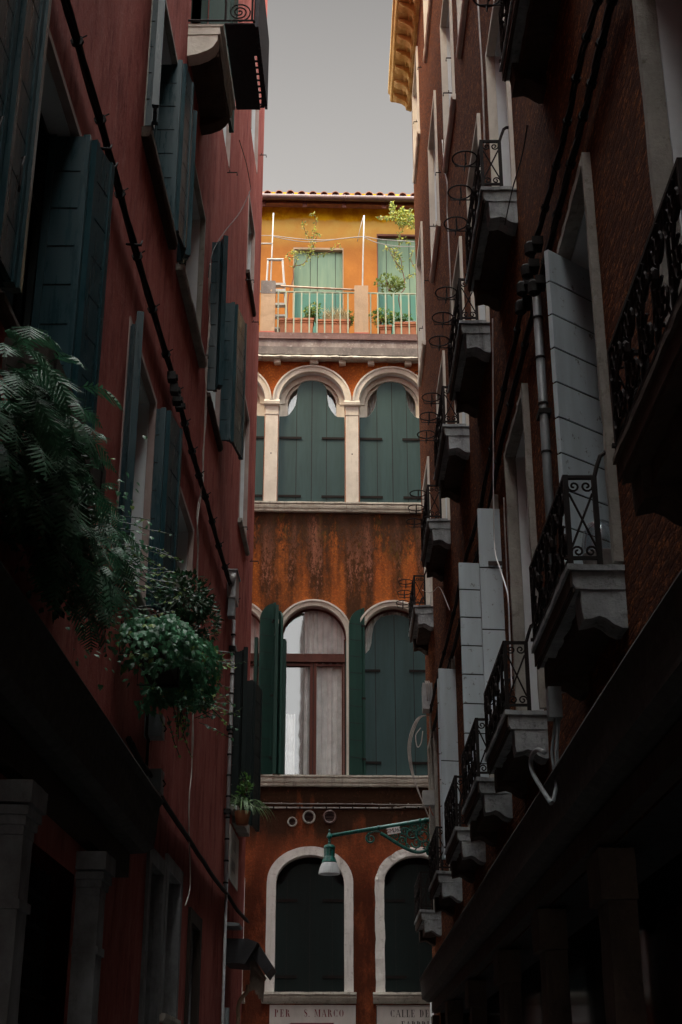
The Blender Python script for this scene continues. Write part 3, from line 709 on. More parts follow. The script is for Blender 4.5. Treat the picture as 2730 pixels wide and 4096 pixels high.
# street storey on the right
q = MB(Rr); FZ = 3.50
q.prism_oz([(-.02, FZ+.04), (.27, FZ+.0), (.285, FZ-.03), (.27, FZ-.06), (.25, FZ-.30), (.18, FZ-.34), (-.02, FZ-.34)], 2.2, 22.0)
q.build('shop_fascia', 'shop_brown', rb, rough=.008)
q = MB(Rr); q.box(2.2, 21.9, .02, .12, 3.0, FZ-.36); q.build('shop_beam', 'dark_timber', rb)
for a in (8.2, 10.7, 13.4, 16.4, 19.4, 22.2):
    m = MB(Rr); m.box(a-.16, a+.16, -.1, .06, 0, 2.7); m.box(a-.2, a+.2, -.1, .1, 2.702, 2.98); m.build('pillar', 'brown_stone', rb, rough=.006)
q = MB(Rr); q.box(5, 21.8, -.5, -.42, 0, 3.0); q.build('shop_window', 'dark_glass', rb)
q = MB(Rr); q.box(4.9, 21.9, -.9, -.85, 0, 3.1); q.box(4.9, 21.9, -.9, .0, 3.003, 3.05); q.build('shop_interior', 'room_dark', rb)
m = MB(Rr); m.box(22.5, REND+.01, -.01, .05, 0, 3.45); m.build('corner_facing', 'white_reveal', rb)
# --- things fixed to the right wall
def bundle(name, pts, o, r, n, mat, label, amp=.014):
    P = catmull(path_on(onR, pts, o), 8); mb = MB(Rr)
    for k in range(n):
        ph = k*2.1; mb.tube([(a, q+amp*math.cos(ph+i*.45), z+amp*math.sin(ph+i*.45)+R_(-.003, .003)) for i, (a, q, z) in enumerate(P)], r, 5)
    th = thing(name, label, 'cable', Rr(*P[0])); mb.build('cable', mat, th, smooth=True)
    for i in range(3, len(P), 5):
        a, q, z = P[i]; t = MB(Rr); dd = Vector(P[min(i+1, len(P)-1)])-Vector(P[i-1]); dd.normalize(); c0 = Vector(P[i]); t.tube([tuple(c0-dd*.015), tuple(c0+dd*.015)], r+amp+.008, 8); t.build('cable_tie', mat, th)
bundle('cable_bundle', [(2440, -120), (2393, 0), (2320, 250), (2262, 520), (2190, 800), (2125, 1040), (2070, 1320), (1985, 1700), (1915, 2060), (1860, 2250), (1800, 2520), (1745, 2740), (1722, 2850)], .05, .010, 4, 'black_rubber', 'left one of two thick black cable bundles sloping down the brick wall')
bundle('cable_bundle', [(2500, -120), (2450, 0), (2380, 280), (2325, 500), (2240, 820), (2165, 1120), (2100, 1380), (2010, 1760), (1945, 2090), (1880, 2330), (1830, 2540), (1765, 2790), (1728, 2950)], .045, .012, 4, 'black_rubber', 'right one of two thick black cable bundles sloping down the brick wall')
for i, (x, y) in enumerate(((2132, 975), (2118, 1065), (2098, 1135), (2092, 1210), (2145, 1130))):
    a, z = onR(x, y, .1); m = MB(Rr); m.box(a-.06, a+.06, .03, .11, z-.04, z+.03); m.lathe(Rr(a, .12, z-.07), [(0, .08), (.03, .08), (.045, .06), (.045, -.02), (.02, -.04), (0, -.04)], 10); m.tube([(a, .1, z+.03), (a, .1, z+.06)], .006, 5)
    tag(m.build('junction_box', 'black_rubber', rough=.003), ['black junction box topmost of the cluster above the grey pipe', 'black junction box second from the top of the cluster above the grey pipe', 'black junction box third down in the cluster left of the grey pipe', 'black junction box lowest of the cluster left of the grey pipe', 'wide black junction box directly on top of the grey pipe'][i], 'junction box', 'junction boxes on the brick wall')
P = path_on(onR, [(2146, 1150), (2170, 1560), (2202, 2081)], .06)
pa = sum(p[0] for p in P)/3
gp = thing('wall_pipe', 'grey vertical pipe on the brick wall left of the big grey shutter', 'pipe', Rr(pa, 0, 4.5))
m = MB(Rr); m.tube([(pa, .06, P[0][2]), (pa, .06, 4.2)], .033, 10); m.build('tube', 'grey_metal', gp, smooth=True)
for y in (1205, 1405, 1630, 1670, 1860):
    z = onR(2170, y, .06)[1]; m = MB(Rr); m.tube([(pa, .06, z-.008), (pa, .06, z+.008)], .039, 10)
    if y == 1670: m.box(pa-.04, pa+.10, .01, .1, z-.02, z+.02)
    m.build('clip', 'black_rubber', gp)
def wire(pts, o, r, mat, label, name='wire'):
    P = catmull([Rr(*p) for p in path_on(onR, pts, o)], 5); m = MB(None); m.fr = lambda *p: Vector(p); m.tube(P, r, 5)
    return tag(m.build(name, mat, smooth=True), label, 'wire', 'thin wires on the brick wall')
wire([(1908, -60), (1916, 60), (1920, 130), (1930, 300), (1937, 500), (1940, 590)], .02, .010, 'white_cord', 'pale wire down the brick behind the topmost pot ring')
wire([(1770, 560), (1780, 680), (1790, 740), (1789, 840), (1795, 950), (1803, 1150), (1800, 1300)], .02, .009, 'white_cord', 'pale wire down the brick behind the second balcony rings')
wire([(1971, 1274), (1974, 1700), (1975, 2000), (1980, 2195), (2000, 2270), (2022, 2340), (2034, 2400), (2040, 2560), (2048, 2760)], .12, .006, 'plate_white', 'long white wire crossing in front of the light grey open shutter')
wire([(2016, 1990), (2022, 2150), (2034, 2400), (2042, 2560), (2050, 2760)], .03, .006, 'white_cord', 'greenish wire straight down the brick beside the white reveal')
wire([(2110, 500), (2090, 620), (2050, 760), (2020, 900)], .2, .005, 'black_rubber', 'thin black wire hanging before the topmost stone corbel')
wire([(1800, 2440), (1760, 2350), (1735, 2365), (1715, 2370), (1690, 2360)], .12, .005, 'white_cord', 'short loose white wire by the small distant balconies')
# boxes near the far corner
a, z = onR(1706, 2790, .1)
bx = thing('wall_box', 'pale grey fuse box on the brick corner with white wires over it', 'electrical box', Rr(a, 0, z))
a = min(a, REND-.3)
m = MB(Rr); m.box(a-.14, a+.14, .01, .16, z-.22, z+.2); m.build('case', 'pale_pipe', bx, rough=.003)
for k in range(3):
    m = MB(Rr); m.tube([(a-.16, .03+.03*k, z-.1), (a-.17, .04+.03*k, z+.16), (a-.1, .06+.03*k, z+.24), (a-.02, .05, z+.21)], .008, 5); m.build('wire', 'white_cord', bx, smooth=True)
m = MB(Rr)
for k in range(3):
    pts = catmull([Rr(a-.05, .05, z-.3), Rr(a-.05, .22+.02*k, z-.36), Rr(a-.05, .36+.02*k, z-.75), Rr(a-.05, .33+.015*k, z-1.2), Rr(a-.05, .2, z-1.65), Rr(a, .07, z-1.95)], 6); vt(m, pts, .008, 5)
vt(m, catmull([Rr(a-.05, .2, z-.5), Rr(a-.05, .28, z-.62), Rr(a-.05, .26, z-.8), Rr(a-.05, .2, z-.74), Rr(a-.05, .17, z-.55)], 5), .008, 5)
tag(m.build('cable_loop', 'white_cord', smooth=True), 'slack loop of grey white cable hanging off the brick corner', 'cable')
a2, z2 = onR(1712, 3195, .1); a2 = min(a2, REND-.2)
bx = thing('wall_box', 'small white junction box on the brick corner above the green lamp bracket', 'electrical box', Rr(a2, 0, z2))
m = MB(Rr); m.box(a2-.1, a2+.1, .02, .18, z2-.11, z2+.11); m.box(a2-.11, a2+.11, .0, .022, z2-.12, z2+.12); m.build('case', 'white_paint', bx)
m = MB(Rr); m.tube([(a2, .08, z2-.11), (a2, .05, z2-.2), (a2, .02, z2-.26)], .008, 5); m.build('wire', 'red_paint', bx, smooth=True)
m = MB(Rr); m.tube([(a2+.02, .02, z2+.12), (a2+.02, .03, z2+.9), (a2+.02, .02, z2+1.7)], .02, 6)
for k in range(8): m.tube([(a2+.02, .025, z2+.2+k*.2), (a2+.02, .025, z2+.22+k*.2)], .028, 6)
tag(m.build('conduit', 'frame_stone'), 'thin ribbed conduit rising from the white junction box', 'pipe')
# bent pipe and grey fitting by the shop roof
P = catmull(path_on(onR, [(2180, 3010), (2150, 3000), (2126, 3030), (2130, 3085), (2165, 3150), (2205, 3212)], .30), 5)
m = MB(Rr); m.tube(P, .015, 8); tag(m.build('bent_pipe', 'grey_metal', smooth=True), 'curved pale conduit bending over the edge of the dark shop roof', 'pipe')
a, z = onR(2212, 2810, .25); m = MB(Rr); m.box(a-.04, a+.06, .20, .28, z-.10, z+.09); m.tube([(a, .22, z-.1), (a-.03, .25, z-.3), (a-.06, .26, z-.5), (a-.1, .3, z-.62)], .012, 5); m.tube([(a, .24, z-.1), (a+.03, .27, z-.3), (a-.02, .26, z-.55)], .010, 5)
tag(m.build('cable_fitting', 'grey_metal'), 'blue grey cable fitting with wires below the large balcony', 'fitting')
# pot and clear dome on the large near balcony
c = Rr(COLS[1]+.28, .06, 4.362)
pt = thing('covered_pot', 'patterned round pot with clear domed cover on the nearest full balcony', 'pot', c)
m = MB(None); m.lathe(c, [(0, 0), (.075, 0), (.10, .06), (.112, .14), (.118, .15), (.112, .156), (.10, .15), (0, .15)], 24); m.build('pot', 'stained_stone', pt, smooth=True)
m = MB(None); m.lathe(c, [(.108, .157), (.112, .22), (.10, .29), (.07, .34), (.035, .365), (.001, .372)], 24); m.build('dome_cover', 'clear_plastic', pt, smooth=True, recalc=False)
m = MB(None)
for k in range(3):
    t = k*PI/3+.3; vt(m, [c+Vector((r_*math.cos(t), r_*math.sin(t), z_)) for r_, z_ in ((.110, .16), (.114, .22), (.102, .29), (.072, .342), (0, .375), (-.072, .342), (-.102, .29), (-.114, .22), (-.11, .16))], .003, 4)
m.build('dome_rib', 'pale_pipe', pt)
# ================================================================== street lamp
LY = 22.6
def lampP(x, y):
    d = ray(x, y); t = LY/d[1]; return Vector((t*d[0], LY, EYE+t*d[2]))
sc_ = lambda x, y: lampP(980+x*.4847, 3100+y*.4847)
T0, T1 = sc_(1530, 368), sc_(712, 500)
lm = thing('street_lamp', 'green cast iron bracket lamp with ribbed glass shade reaching over the alley', 'street lamp', (T0.x, LY, T0.z))
m = MB(None); vt(m, [T0+Vector((.12, 0, .005)), T0, T0*.5+T1*.5, T1], [.040, .038, .033, .029], 10)
for f in (.05, .10, .52): p = T0*(1-f)+T1*f; dd = (T1-T0).normalized(); vt(m, [p-dd*.02, p+dd*.02], .042, 10)
m.build('arm', 'lamp_green', lm, smooth=True)
m = MB(None)
low = catmull([sc_(1120, 478), sc_(1190, 520), sc_(1260, 565), sc_(1330, 605), sc_(1400, 632), sc_(1460, 634), sc_(1510, 610), sc_(1535, 560)], 5)
vt(m, low, .028, 8)
def curl(cx, cy, r, t0, turns, th=.013, n=26, ):
    th *= 1.35
    vt(m, spiral(sc_(cx, cy), r*.00205*1.0, r*.0004, t0, turns, n, (1, 0, 0), (0, 0, 1)), [th*(1-.5*i/n) for i in range(n+1)], 6)
def curve(pts, th=.012): vt(m, catmull([sc_(*p) for p in pts], 5), th, 6)
curl(1040, 525, 38, PI*.6, 1.5, .016); curve([(1120, 470), (1080, 465), (1040, 475), (1012, 500), (1010, 535)], .015)
curl(1470, 500, 62, PI/2, 1.6, .014); curl(1375, 480, 50, PI*.2, -1.5, .013); curl(1420, 560, 42, PI, 1.4); curl(1320, 470, 36, 0, 1.4); curl(1300, 540, 28, PI, -1.3); curl(1400, 430, 30, -PI/2, 1.3)
curl(1490, 430, 34, PI, -1.5); curl(1245, 500, 24, PI/2, 1.3); curl(1495, 575, 30, 0, 1.3); curl(1440, 470, 26, 0, -1.3); curl(1525, 640, 22, PI/2, 1.2, .018); curl(1350, 590, 20, PI/2, 1.2)
curve([(1340, 605), (1330, 540), (1345, 470), (1370, 420), (1390, 395)], .014); curve([(1400, 630), (1440, 560), (1420, 500), (1440, 440), (1480, 400)], .013)
curve([(1260, 565), (1280, 500), (1300, 440), (1310, 415)], .012); curve([(1500, 610), (1530, 520), (1510, 450), (1525, 400)], .015); curve([(1200, 520), (1225, 480), (1215, 450)], .01)
rs = random.Random(3)
for k in range(46):  # cast leaves along the scrollwork
    f = rs.random(); cx_ = 1230+300*f; cy_ = 400+rs.random()*(60+170*f); p = sc_(cx_, cy_); a_ = rs.random()*6.28; l_ = .035+.02*rs.random()
    vt(m, [p, p+Vector((math.cos(a_)*l_*.5, rs.uniform(-.015, .01), math.sin(a_)*l_*.5)), p+Vector((math.cos(a_)*l_, -.01, math.sin(a_)*l_))], [.006, .014, .003], 5)
m.build('scroll_bracket', 'lamp_green', lm, smooth=True)
LC = sc_(699, 500)
ztop = LC.z
m = MB(None)
zz = lambda y: lampP(1319, 3100+y*.4847).z-ztop
m.lathe(LC, [(0, zz(448)), (.008, zz(450)), (.018, zz(458)), (.008, zz(466)), (.012, zz(474)), (.030, zz(490)), (.044, zz(505)), (.044, zz(515)), (.026, zz(526)), (.018, zz(535)), (.026, zz(540)), (.018, zz(548)), (.026, zz(555)), (.016, zz(565)), (.045, zz(574)), (.080, zz(582)), (.094, zz(596)), (.094, zz(606)), (.078, zz(610)), (.078, zz(672)), (.088, zz(678)), (.098, zz(690)), (.108, zz(704)), (.118, zz(716)), (.118, zz(722)), (0, zz(722))], 24)
for k in range(12):
    t = 2*PI*k/12; vt(m, [LC+Vector((.080*math.cos(t), .080*math.sin(t), zz(612))), LC+Vector((.080*math.cos(t), .080*math.sin(t), zz(670)))], .006, 4)
m.build('lamp_housing', 'lamp_green', lm, smooth=False)
m = MB(None); prof = [(.112, zz(724)), (.130, zz(740)), (.150, zz(765)), (.164, zz(795)), (.170, zz(818)), (.163, zz(818)), (.156, zz(795)), (.142, zz(765))]
b0 = len(m.v)
m.lathe(LC, prof, 72)
for i, v in enumerate(m.v):
    if (i % 72) % 2: m.v[i] = Vector((LC.x+(v.x-LC.x)*.985, LC.y+(v.y-LC.y)*.985, v.z))
m.build('glass_shade', 'lamp_glass', lm)
m = MB(None); m.lathe(LC, [(0, zz(730)), (.03, zz(730)), (.045, zz(760)), (.03, zz(785)), (0, zz(790))], 14); m.build('bulb', 'white_paint', lm, smooth=True)
# number plate on the arm
dd = (T0-T1).normalized(); upv = Vector((-dd.z, 0, dd.x)); pc = sc_(1229, 463)+Vector((0, -.05, 0))
def platefr(a, o, z): return pc+dd*a+Vector((0, -o, 0))+upv*z
m = MB(platefr); m.box(-.105, .105, 0, .006, -.052, .052); pl = m.build('number_plate', 'white_paint', lm); pl.data.materials[0] = MATS['plate_white']; pl['label'] = 'white plate with SM and U62'
m = MB(platefr); m.box(-.004, 0, .006, .008, -.048, .048); m.build('divider', 'sign_red', pl)
def font(text, mat, parent, world, size, ang, name='lettering'):
    cu = bpy.data.curves.new(name, 'FONT'); cu.body = text; cu.size = size; cu.extrude = .001; cu.align_x = 'CENTER'; cu.align_y = 'CENTER'; cu.materials.append(MATS[mat])
    o = bpy.data.objects.new(name, cu); COL.objects.link(o); o.parent = parent; o.location = world-ORIG[parent.name]; o.rotation_euler = (PI/2, -ang, 0)
    bpy.context.view_layer.update(); me = bpy.data.meshes.new_from_object(o); q = bpy.data.objects.new(name, me); COL.objects.link(q); q.parent = parent; q.location = o.location; q.rotation_euler = o.rotation_euler; bpy.data.objects.remove(o); return q
ang = math.atan2(dd.z, dd.x)
font('SM', 'sign_red', pl, platefr(-.056, .009, 0), .086, ang); font('U62', 'sign_black', pl, platefr(.052, .009, 0), .086, ang)
# ================================================================== FAR BUILDING
fb = thing('orange_palazzo', 'orange plastered palace with arched windows closing the end of the alley', 'building', F(0, 0, 0))
# openings
A2 = [af(1249-319*2+i*319, 1600) for i in range(7)]
SP2, R2o, R2i = zf(1380+470*.4847), .81, .675
c0, c1 = af(1254, 2700), af(1581, 2700); A1 = [c0+(c1-c0)*k for k in range(-2, 4)]
top1 = zf(2402); R1o = .745; R1i = .625; SP1 = top1-R1o
g0, g1 = af(980+536*.4847, 3700), af(980+1436*.4847, 3700); A0 = [g0+(g1-g0)*k for k in range(-2, 3)]
topg = zf(3388); G_o, G_i = .77, .61; SP0 = zf(3532); RZo = topg-SP0; RZi = RZo-.15
S2 = zf(2016); S1 = zf(3106); S0 = zf(3978)
holes = [(a-R2i, a+R2i, S2, SP2+R2i) for a in A2]+[(a-R1i, a+R1i, S1, SP1+R1i) for a in A1]+[(a-G_i, a+G_i, S0, SP0+RZi) for a in A0]
TOPF = zf(1420, .0)
mb = MB(F); wall_grid(mb, -9, 9, 0, TOPF, holes)
def spandrel(c, sp_, rx, rz, top):
    n = 16
    for sgn in (1, -1):
        A = [(c+sgn*rx*math.cos(PI/2*i/n), sp_+rz*math.sin(PI/2*i/n)) for i in range(n+1)]
        for i in range(n): mb.quad((A[i][0], 0, A[i][1]), (c+sgn*rx, 0, A[i][1]), (c+sgn*rx, 0, A[i+1][1]), (A[i+1][0], 0, A[i+1][1]))
for a in A2: spandrel(a, SP2, R2i, R2i, 0)
for a in A1: spandrel(a, SP1, R1i, R1i, 0)
for a in A0: spandrel(a, SP0, G_i, RZi, 0)
mb.quad((-9, 0, 0), (-9, -9, 0), (-9, -9, TOPF), (-9, 0, TOPF)); mb.quad((9, 0, 0), (9, -9, 0), (9, -9, TOPF), (9, 0, TOPF)); mb.quad((-9, 0, TOPF), (9, 0, TOPF), (9, -9, TOPF), (-9, -9, TOPF))
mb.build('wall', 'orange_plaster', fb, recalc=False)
def arched(c, sp_, rox, roz, rix, riz, z0, smat, out, depth, jamb=True, reveal='white_reveal', rgh=0):
    """stone arch with jambs, an inner reveal and a dark room behind"""
    m = MB(F); n = 28
    m.strip(arc(c, sp_, rix, riz, 0, PI, n), arc(c, sp_, rox, roz, 0, PI, n), -.03, out)
    if smat == 'white_stone': m.strip(arc(c, sp_, rox-.035, roz-.035, 0, PI, n), arc(c, sp_, rox-.001, roz-.001, 0, PI, n), out, out+.025)
    if jamb:
        for s in (-1, 1): m.box(min(c+s*rix, c+s*rox), max(c+s*rix, c+s*rox), -.03, out, z0, sp_)
    w = m.build('window', smat, fb, rough=rgh)
    r = MB(F); I_ = [(c+rix, z0)]+arc(c, sp_, rix, riz, 0, PI, n)+[(c-rix, z0)]; O_ = [(c+rix+.06, z0)]+arc(c, sp_, rix+.06, riz+.06, 0, PI, n)+[(c-rix-.06, z0)]
    r.strip(I_, O_, -depth, -.032); r.build('reveal', reveal, w)
    d = MB(F); d.box(c-rix-.1, c+rix+.1, -depth-.55, -depth-.45, z0-.1, sp_+riz+.1); d.build('room', 'room_dark', w)
    return w
def glassarch(w, c, sp_, rx, rz, z0, dep, fmat, inner=.1, zt=None):
    n = 24; m = MB(F)
    Ii = arc(c, sp_, rx-inner, rz-inner, 0, PI, n); Oo = arc(c, sp_, rx-.001, rz-.001, 0, PI, n)
    m.strip(Ii, Oo, -dep, -dep+.06)
    for s in (-1, 1): m.box(min(c+s*(rx-inner), c+s*(rx-.001)), max(c+s*(rx-inner), c+s*(rx-.001)), -dep, -dep+.06, z0, sp_)
    m.build('sash', fmat, w)
    g_ = MB(F); g_.add([(p[0], -dep-.005, p[1]) for p in arc(c, sp_, rx-.02, rz-.02, 0, PI, n)]+[(c-rx+.02, -dep-.005, z0), (c+rx-.02, -dep-.005, z0)], [tuple(range(n+3))])
    g_.build('pane', 'window_glass', w, recalc=False)
def curtain(w, a0, a1, z0, z1, o):
    m = MB(F); n = int((a1-a0)/.02); rs = random.Random(int(a0*100)); ph = rs.random()*6
    P = [(a0+(a1-a0)*i/n, o+.025*math.sin(i*.9+ph)+.012*math.sin(i*2.3)) for i in range(n+1)]
    for i in range(n): m.quad((P[i][0], P[i][1], z0), (P[i+1][0], P[i+1][1], z0), (P[i+1][0], P[i+1][1], z1), (P[i][0], P[i][1], z1))
    m.build('curtain', 'curtain', w, recalc=False, smooth=True)
def hinge(o_, a0, a1, z, par, mat='iron'):
    m = MB(F); m.box(a0, a1, o_, o_+.012, z-.022, z+.022); m.box(a0-.012 if a0 < a1 else a0, a0+.015, o_, o_+.018, z-.03, z+.03); m.build('hinge', mat, par)
def arch_shutter(par, c, z0, prof, seams, o, mat, hz, hl=.40, label=None, hmat='iron', hole=True):
    """pair of closed board shutters; prof = half outline (distance from centre, z)"""
    for s in (-1, 1):
        m = MB(F); P = [(c+s*.002, z0)]+[(c+s*x, z) for x, z in prof]
        m.prism_az(P, o, o+.035); m.m = 1
        for q in seams:
            if q*s > 0:
                # find height of outline at q
                zt = z0
                for i in range(len(prof)-1):
                    x0_, z0_ = prof[i]; x1_, z1_ = prof[i+1]
                    if min(x0_, x1_) <= abs(q) <= max(x0_, x1_): zt = z0_+(z1_-z0_)*(abs(q)-x0_)/(x1_-x0_+1e-9)
                m.box(c+q-.006, c+q+.006, o+.034, o+.037, z0+.01, zt-.02)
        if s > 0: m.box(c-.007, c+.007, o+.035, o+.038, z0+.01, prof[-1][1]-.02)
        sh = m.build('shutter', [mat, 'groove'], par)
        if label: sh['label'] = label
        xe = prof[0][0]
        for z in hz:
            a0_, a1_ = sorted((c+s*xe, c+s*(xe-hl))); h = MB(F); h.box(a0_, a1_, o+.038, o+.052, z-.024, z+.024); h.build('hinge', hmat, sh)
zB = lambda y: zf(1380+y*.4847)
for i, c in enumerate(A2):
    if abs(c) > 5: continue
    w = arched(c, SP2, R2o, R2o, R2i, R2i, S2, 'white_stone', .06, .34, jamb=False)
    m = MB(F); m.strip(arc(c, SP2, .50, .50, 0, PI, 24), arc(c, SP2, .62, .62, 0, PI, 24), -.30, -.18); m.strip(arc(c, SP2, .56, .56, 0, PI, 24), arc(c, SP2, R2i-.002, R2i-.002, 0, PI, 24), -.26, -.12)
    for s_g in (-1, 1): m.box(min(c+s_g*.50, c+s_g*.672), max(c+s_g*.50, c+s_g*.672), -.28, -.14, S2, SP2-.001)
    m.build('inner_arch', 'white_stone', w)
    glassarch(w, c, SP2, .56, .56, S2, .30, 'white_stone', .06); curtain(w, c-.5, c+.5, S2, SP2+.6, -.45)
    hw = (2000-1377)*0+.665; u = .675/265  # picture units to metres for this storey
    prof = [(hw, S2+.01), (hw, zB(584)), (.53, zB(582)), (.47, zB(570)), (.40, zB(535)), (.34, zB(490)), (.315, zB(430)), (.305, zB(370)), (.28, zB(335)), (.22, zB(308)), (.13, zB(292)), (0.002, zB(285))]
    arch_shutter(fb, c, S2+.01, prof, [-.31, .30], -.10, 'slate_shutter', [zB(762), zB(1243)], .46, None)
for c in [(A2[i]+A2[i+1])/2 for i in range(len(A2)-1)]:
    if abs(c) > 5: continue
    m = MB(F); hw = .13
    m.box(c-hw, c+hw, -.2, .03, S2, SP2-.32); m.box(c-hw-.008, c+hw+.008, -.2, .04, SP2-.318, SP2-.295); m.box(c-hw-.004, c+hw+.004, -.2, .035, SP2-.293, SP2-.13)
    m.prism_oz([(-.2, SP2-.128), (.05, SP2-.128), (.085, SP2-.10), (.09, SP2-.04), (.07, SP2), (-.2, SP2)], c-hw-.03, c+hw+.03)
    col = m.build('column', 'white_stone', fb); m = MB(F); z = zB(905); m.tube([(c, .025, z), (c, .034, z)], .014, 8); m.build('bolt', 'iron', col)
m = MB(F)
def sill_course(m, a0, a1, z, out=.10):
    m.prism_oz([(-.04, z), (out, z), (out+.004, z-.035), (out-.02, z-.045), (out-.005, z-.085), (out-.01, z-.13), (out-.03, z-.16), (out-.015, z-.17), (out-.02, z-.20), (-.04, z-.20)], a0, a1)
xs = [-9, -3.4, zf(0)*0+af(980+185*.4847, 2030), af(980+840*.4847, 2030), 2.7, 5, 9]
for a0, a1 in zip(xs, xs[1:]): sill_course(m, a0+.003, a1-.003, S2+.005)
m.build('sill_course', 'sill_stone', fb, rough=.006)
m = MB(F); xs = [-9, -3.4]+[af(980+q*.4847, 3118) for q in (232, 575, 935, 1252)]+[2.9, 5, 9]
for a0, a1 in zip(xs, xs[1:]): sill_course(m, a0+.003, a1-.003, S1+.005, .11)
m.build('sill_course', 'sill_stone', fb, rough=.008)
# first floor windows
zD = lambda y: zf(2400+y*.4847)
for i, c in enumerate(A1):
    w = arched(c, SP1, R1o, R1o, R1i, R1i, S1, 'white_stone', .045, .26, jamb=False, reveal='white_stone' if i == 3 else 'pink_reveal')
    m = MB(F)
    for s in (-1, 1): m.box(min(c+s*R1i, c+s*R1o), max(c+s*R1i, c+s*R1o), -.03, .04, S1, SP1)
    m.build('jamb', 'white_stone', w)
    dep = .20; n = 24
    m = MB(F); m.strip(arc(c, SP1, R1i-.03, R1i-.03, 0, PI, n), arc(c, SP1, R1i-.001, R1i-.001, 0, PI, n), -dep, -dep+.05)
    zt0, zt1 = zD(497), zD(428)
    for s in (-1, 1): m.box(min(c+s*(R1i-.045), c+s*(R1i-.002)), max(c+s*(R1i-.045), c+s*(R1i-.002)), -dep, -dep+.06, S1, SP1)
    m.box(c-R1i+.01, c+R1i-.01, -dep-.002, -dep+.085, zt0, (zt0+zt1)/2-.003); m.box(c-R1i+.01, c+R1i-.01, -dep-.002, -dep+.065, (zt0+zt1)/2, zt1)
    for q in (-.062, .008): m.box(c+q, c+q+.054, -dep+.002, -dep+.055, S1+.004, zt0-.003)
    for s in (-1, 1):
        m.box(min(c+s*.065, c+s*(R1i-.047)), max(c+s*.065, c+s*(R1i-.047)), -dep+.004, -dep+.05, zt0-.075, zt0-.03); m.box(min(c+s*.065, c+s*(R1i-.047)), max(c+s*.065, c+s*(R1i-.047)), -dep+.004, -dep+.05, S1+.005, S1+.06)
        m.box(min(c+s*(R1i-.085), c+s*(R1i-.049)), max(c+s*(R1i-.085), c+s*(R1i-.049)), -dep+.004, -dep+.05, S1+.062, zt0-.077)
    m.build('sash', 'brown_wood', w)
    g_ = MB(F); g_.add([(p[0], -dep-.005, p[1]) for p in arc(c, SP1, R1i-.01, R1i-.01, 0, PI, n)]+[(c-R1i+.01, -dep-.005, S1), (c+R1i-.01, -dep-.005, S1)], [tuple(range(n+3))]); g_.build('pane', 'window_glass', w, recalc=False)
    curtain(w, c-.18 if i == 2 else c-.56, c+.61, zt1, SP1+R1i, -.235); curtain(w, c+.05, c+.60, S1+.02, zt0, -.24); curtain(w, c-.18, c-.07, S1+.02, zt0, -.26); curtain(w, c-.60, c-.34, S1+.02, S1+1.25, -.30)
    if i != 2 and i != 1:
        prof = [(R1i-.01, S1+.01), (R1i-.01, zD(440)), (.55, zD(425)), (.48, zD(395)), (.44, zD(340)), (.425, zD(270)), (.395, zD(200)), (.34, zD(155)), (.25, zD(125)), (.12, zD(108)), (.002, zD(102))]
        arch_shutter(fb, c, S1+.01, prof, [-.37, .36], -.13, 'slate_shutter', [zD(570), zD(1333)], .34)
def quarter_leaf(c_h, width, ang, z0, ztop, mirror, mat='green_shutter', grooves=10, latch=False):
    """folded arch-topped leaf hinged at a=c_h standing out from the wall"""
    ca, sa = math.cos(ang), math.sin(ang); H = F(c_h, .03, 0); ux = Vector((ca*mirror, -sa, 0)); nn = Vector((ux.y, -ux.x, 0))
    def fr2(u, t, z): return H+ux*u+nn*t+Vector((0, 0, z))
    m = MB(fr2); n = 10; r = width
    top = [(width*(1-math.cos(PI/2*i/n)) if False else width*math.cos(PI/2*i/n), ztop-r*1.25+r*1.25*math.sin(PI/2*i/n)) for i in range(n+1)]
    P = [(0, z0), (width, z0)]+top
    m.prism_az(P, -.018, .018); m.m = 1
    for i in range(1, grooves):
        z = z0+(ztop-z0)*i/grooves; wmax = width
        if z > ztop-r*1.25: wmax = width*math.sqrt(max(0, 1-((z-(ztop-r*1.25))/(r*1.25))**2))
        for t in (-.0205, .0175): m.box(.04, wmax-.004, t, t+.003, z-.005, z+.005)
    m.m = 0; m.box(-.01, .03, -.03, .03, z0, ztop+.02)
    sh = m.build('shutter', [mat, 'groove'], fb)
    for z in (z0+.3, z0+(ztop-z0)*.45, ztop-.35):
        h = MB(fr2); h.box(-.02, .05, -.035, .035, z-.02, z+.02); h.build('hinge', 'iron', sh)
    if latch:
        z = z0+.85; h = MB(fr2); sd = -.03 if mirror > 0 else .03
        h.tube([(width*.45, sd, z+.1), (width*.45, sd*1.9, z+.08), (width*.42, sd*1.9, z-.1)], .010, 5); h.tube([(width*.75, sd, z+.03), (width*.85, sd*1.7, z-.03), (width*.9, sd, z-.05)], .007, 5); h.build('latch', 'iron', sh)
    return sh
cC = A1[2]
xl = af(980+236*.4847, 2800); xr = af(980+985*.4847, 2800)
ztl, ztr = zD(38)+.02, zD(75)+.02
quarter_leaf(xl, .30, .42, S1+.01, ztl-.03, -1, latch=True)
quarter_leaf(xl+.085, .16, 1.15, S1+.01, zD(110), 1, 'green_shutter')
leaf(F, (xl+.03, .04), (xl+.05, .18), S1+.01, ztl-.1, fb, 'green_shutter', step=.29)
leaf(F, (xl+.19, .03), (xl+.20, -.16), S1+.01, zD(330), fb, 'green_shutter', step=.29)
quarter_leaf(xr, .30, .35, S1+.01, ztr-.03, -1, latch=True)
leaf(F, (xr-.30, .03), (xr-.33, -.12), S1+.01, zD(330), fb, 'green_shutter', step=.29)
leaf(F, (xl-.33, .02), (xl-.345, .12), S1+.01, zD(330), fb, 'green_shutter', step=.29)
quarter_leaf(xl-.02, .26, .30, S1+.03, zD(55), -1)
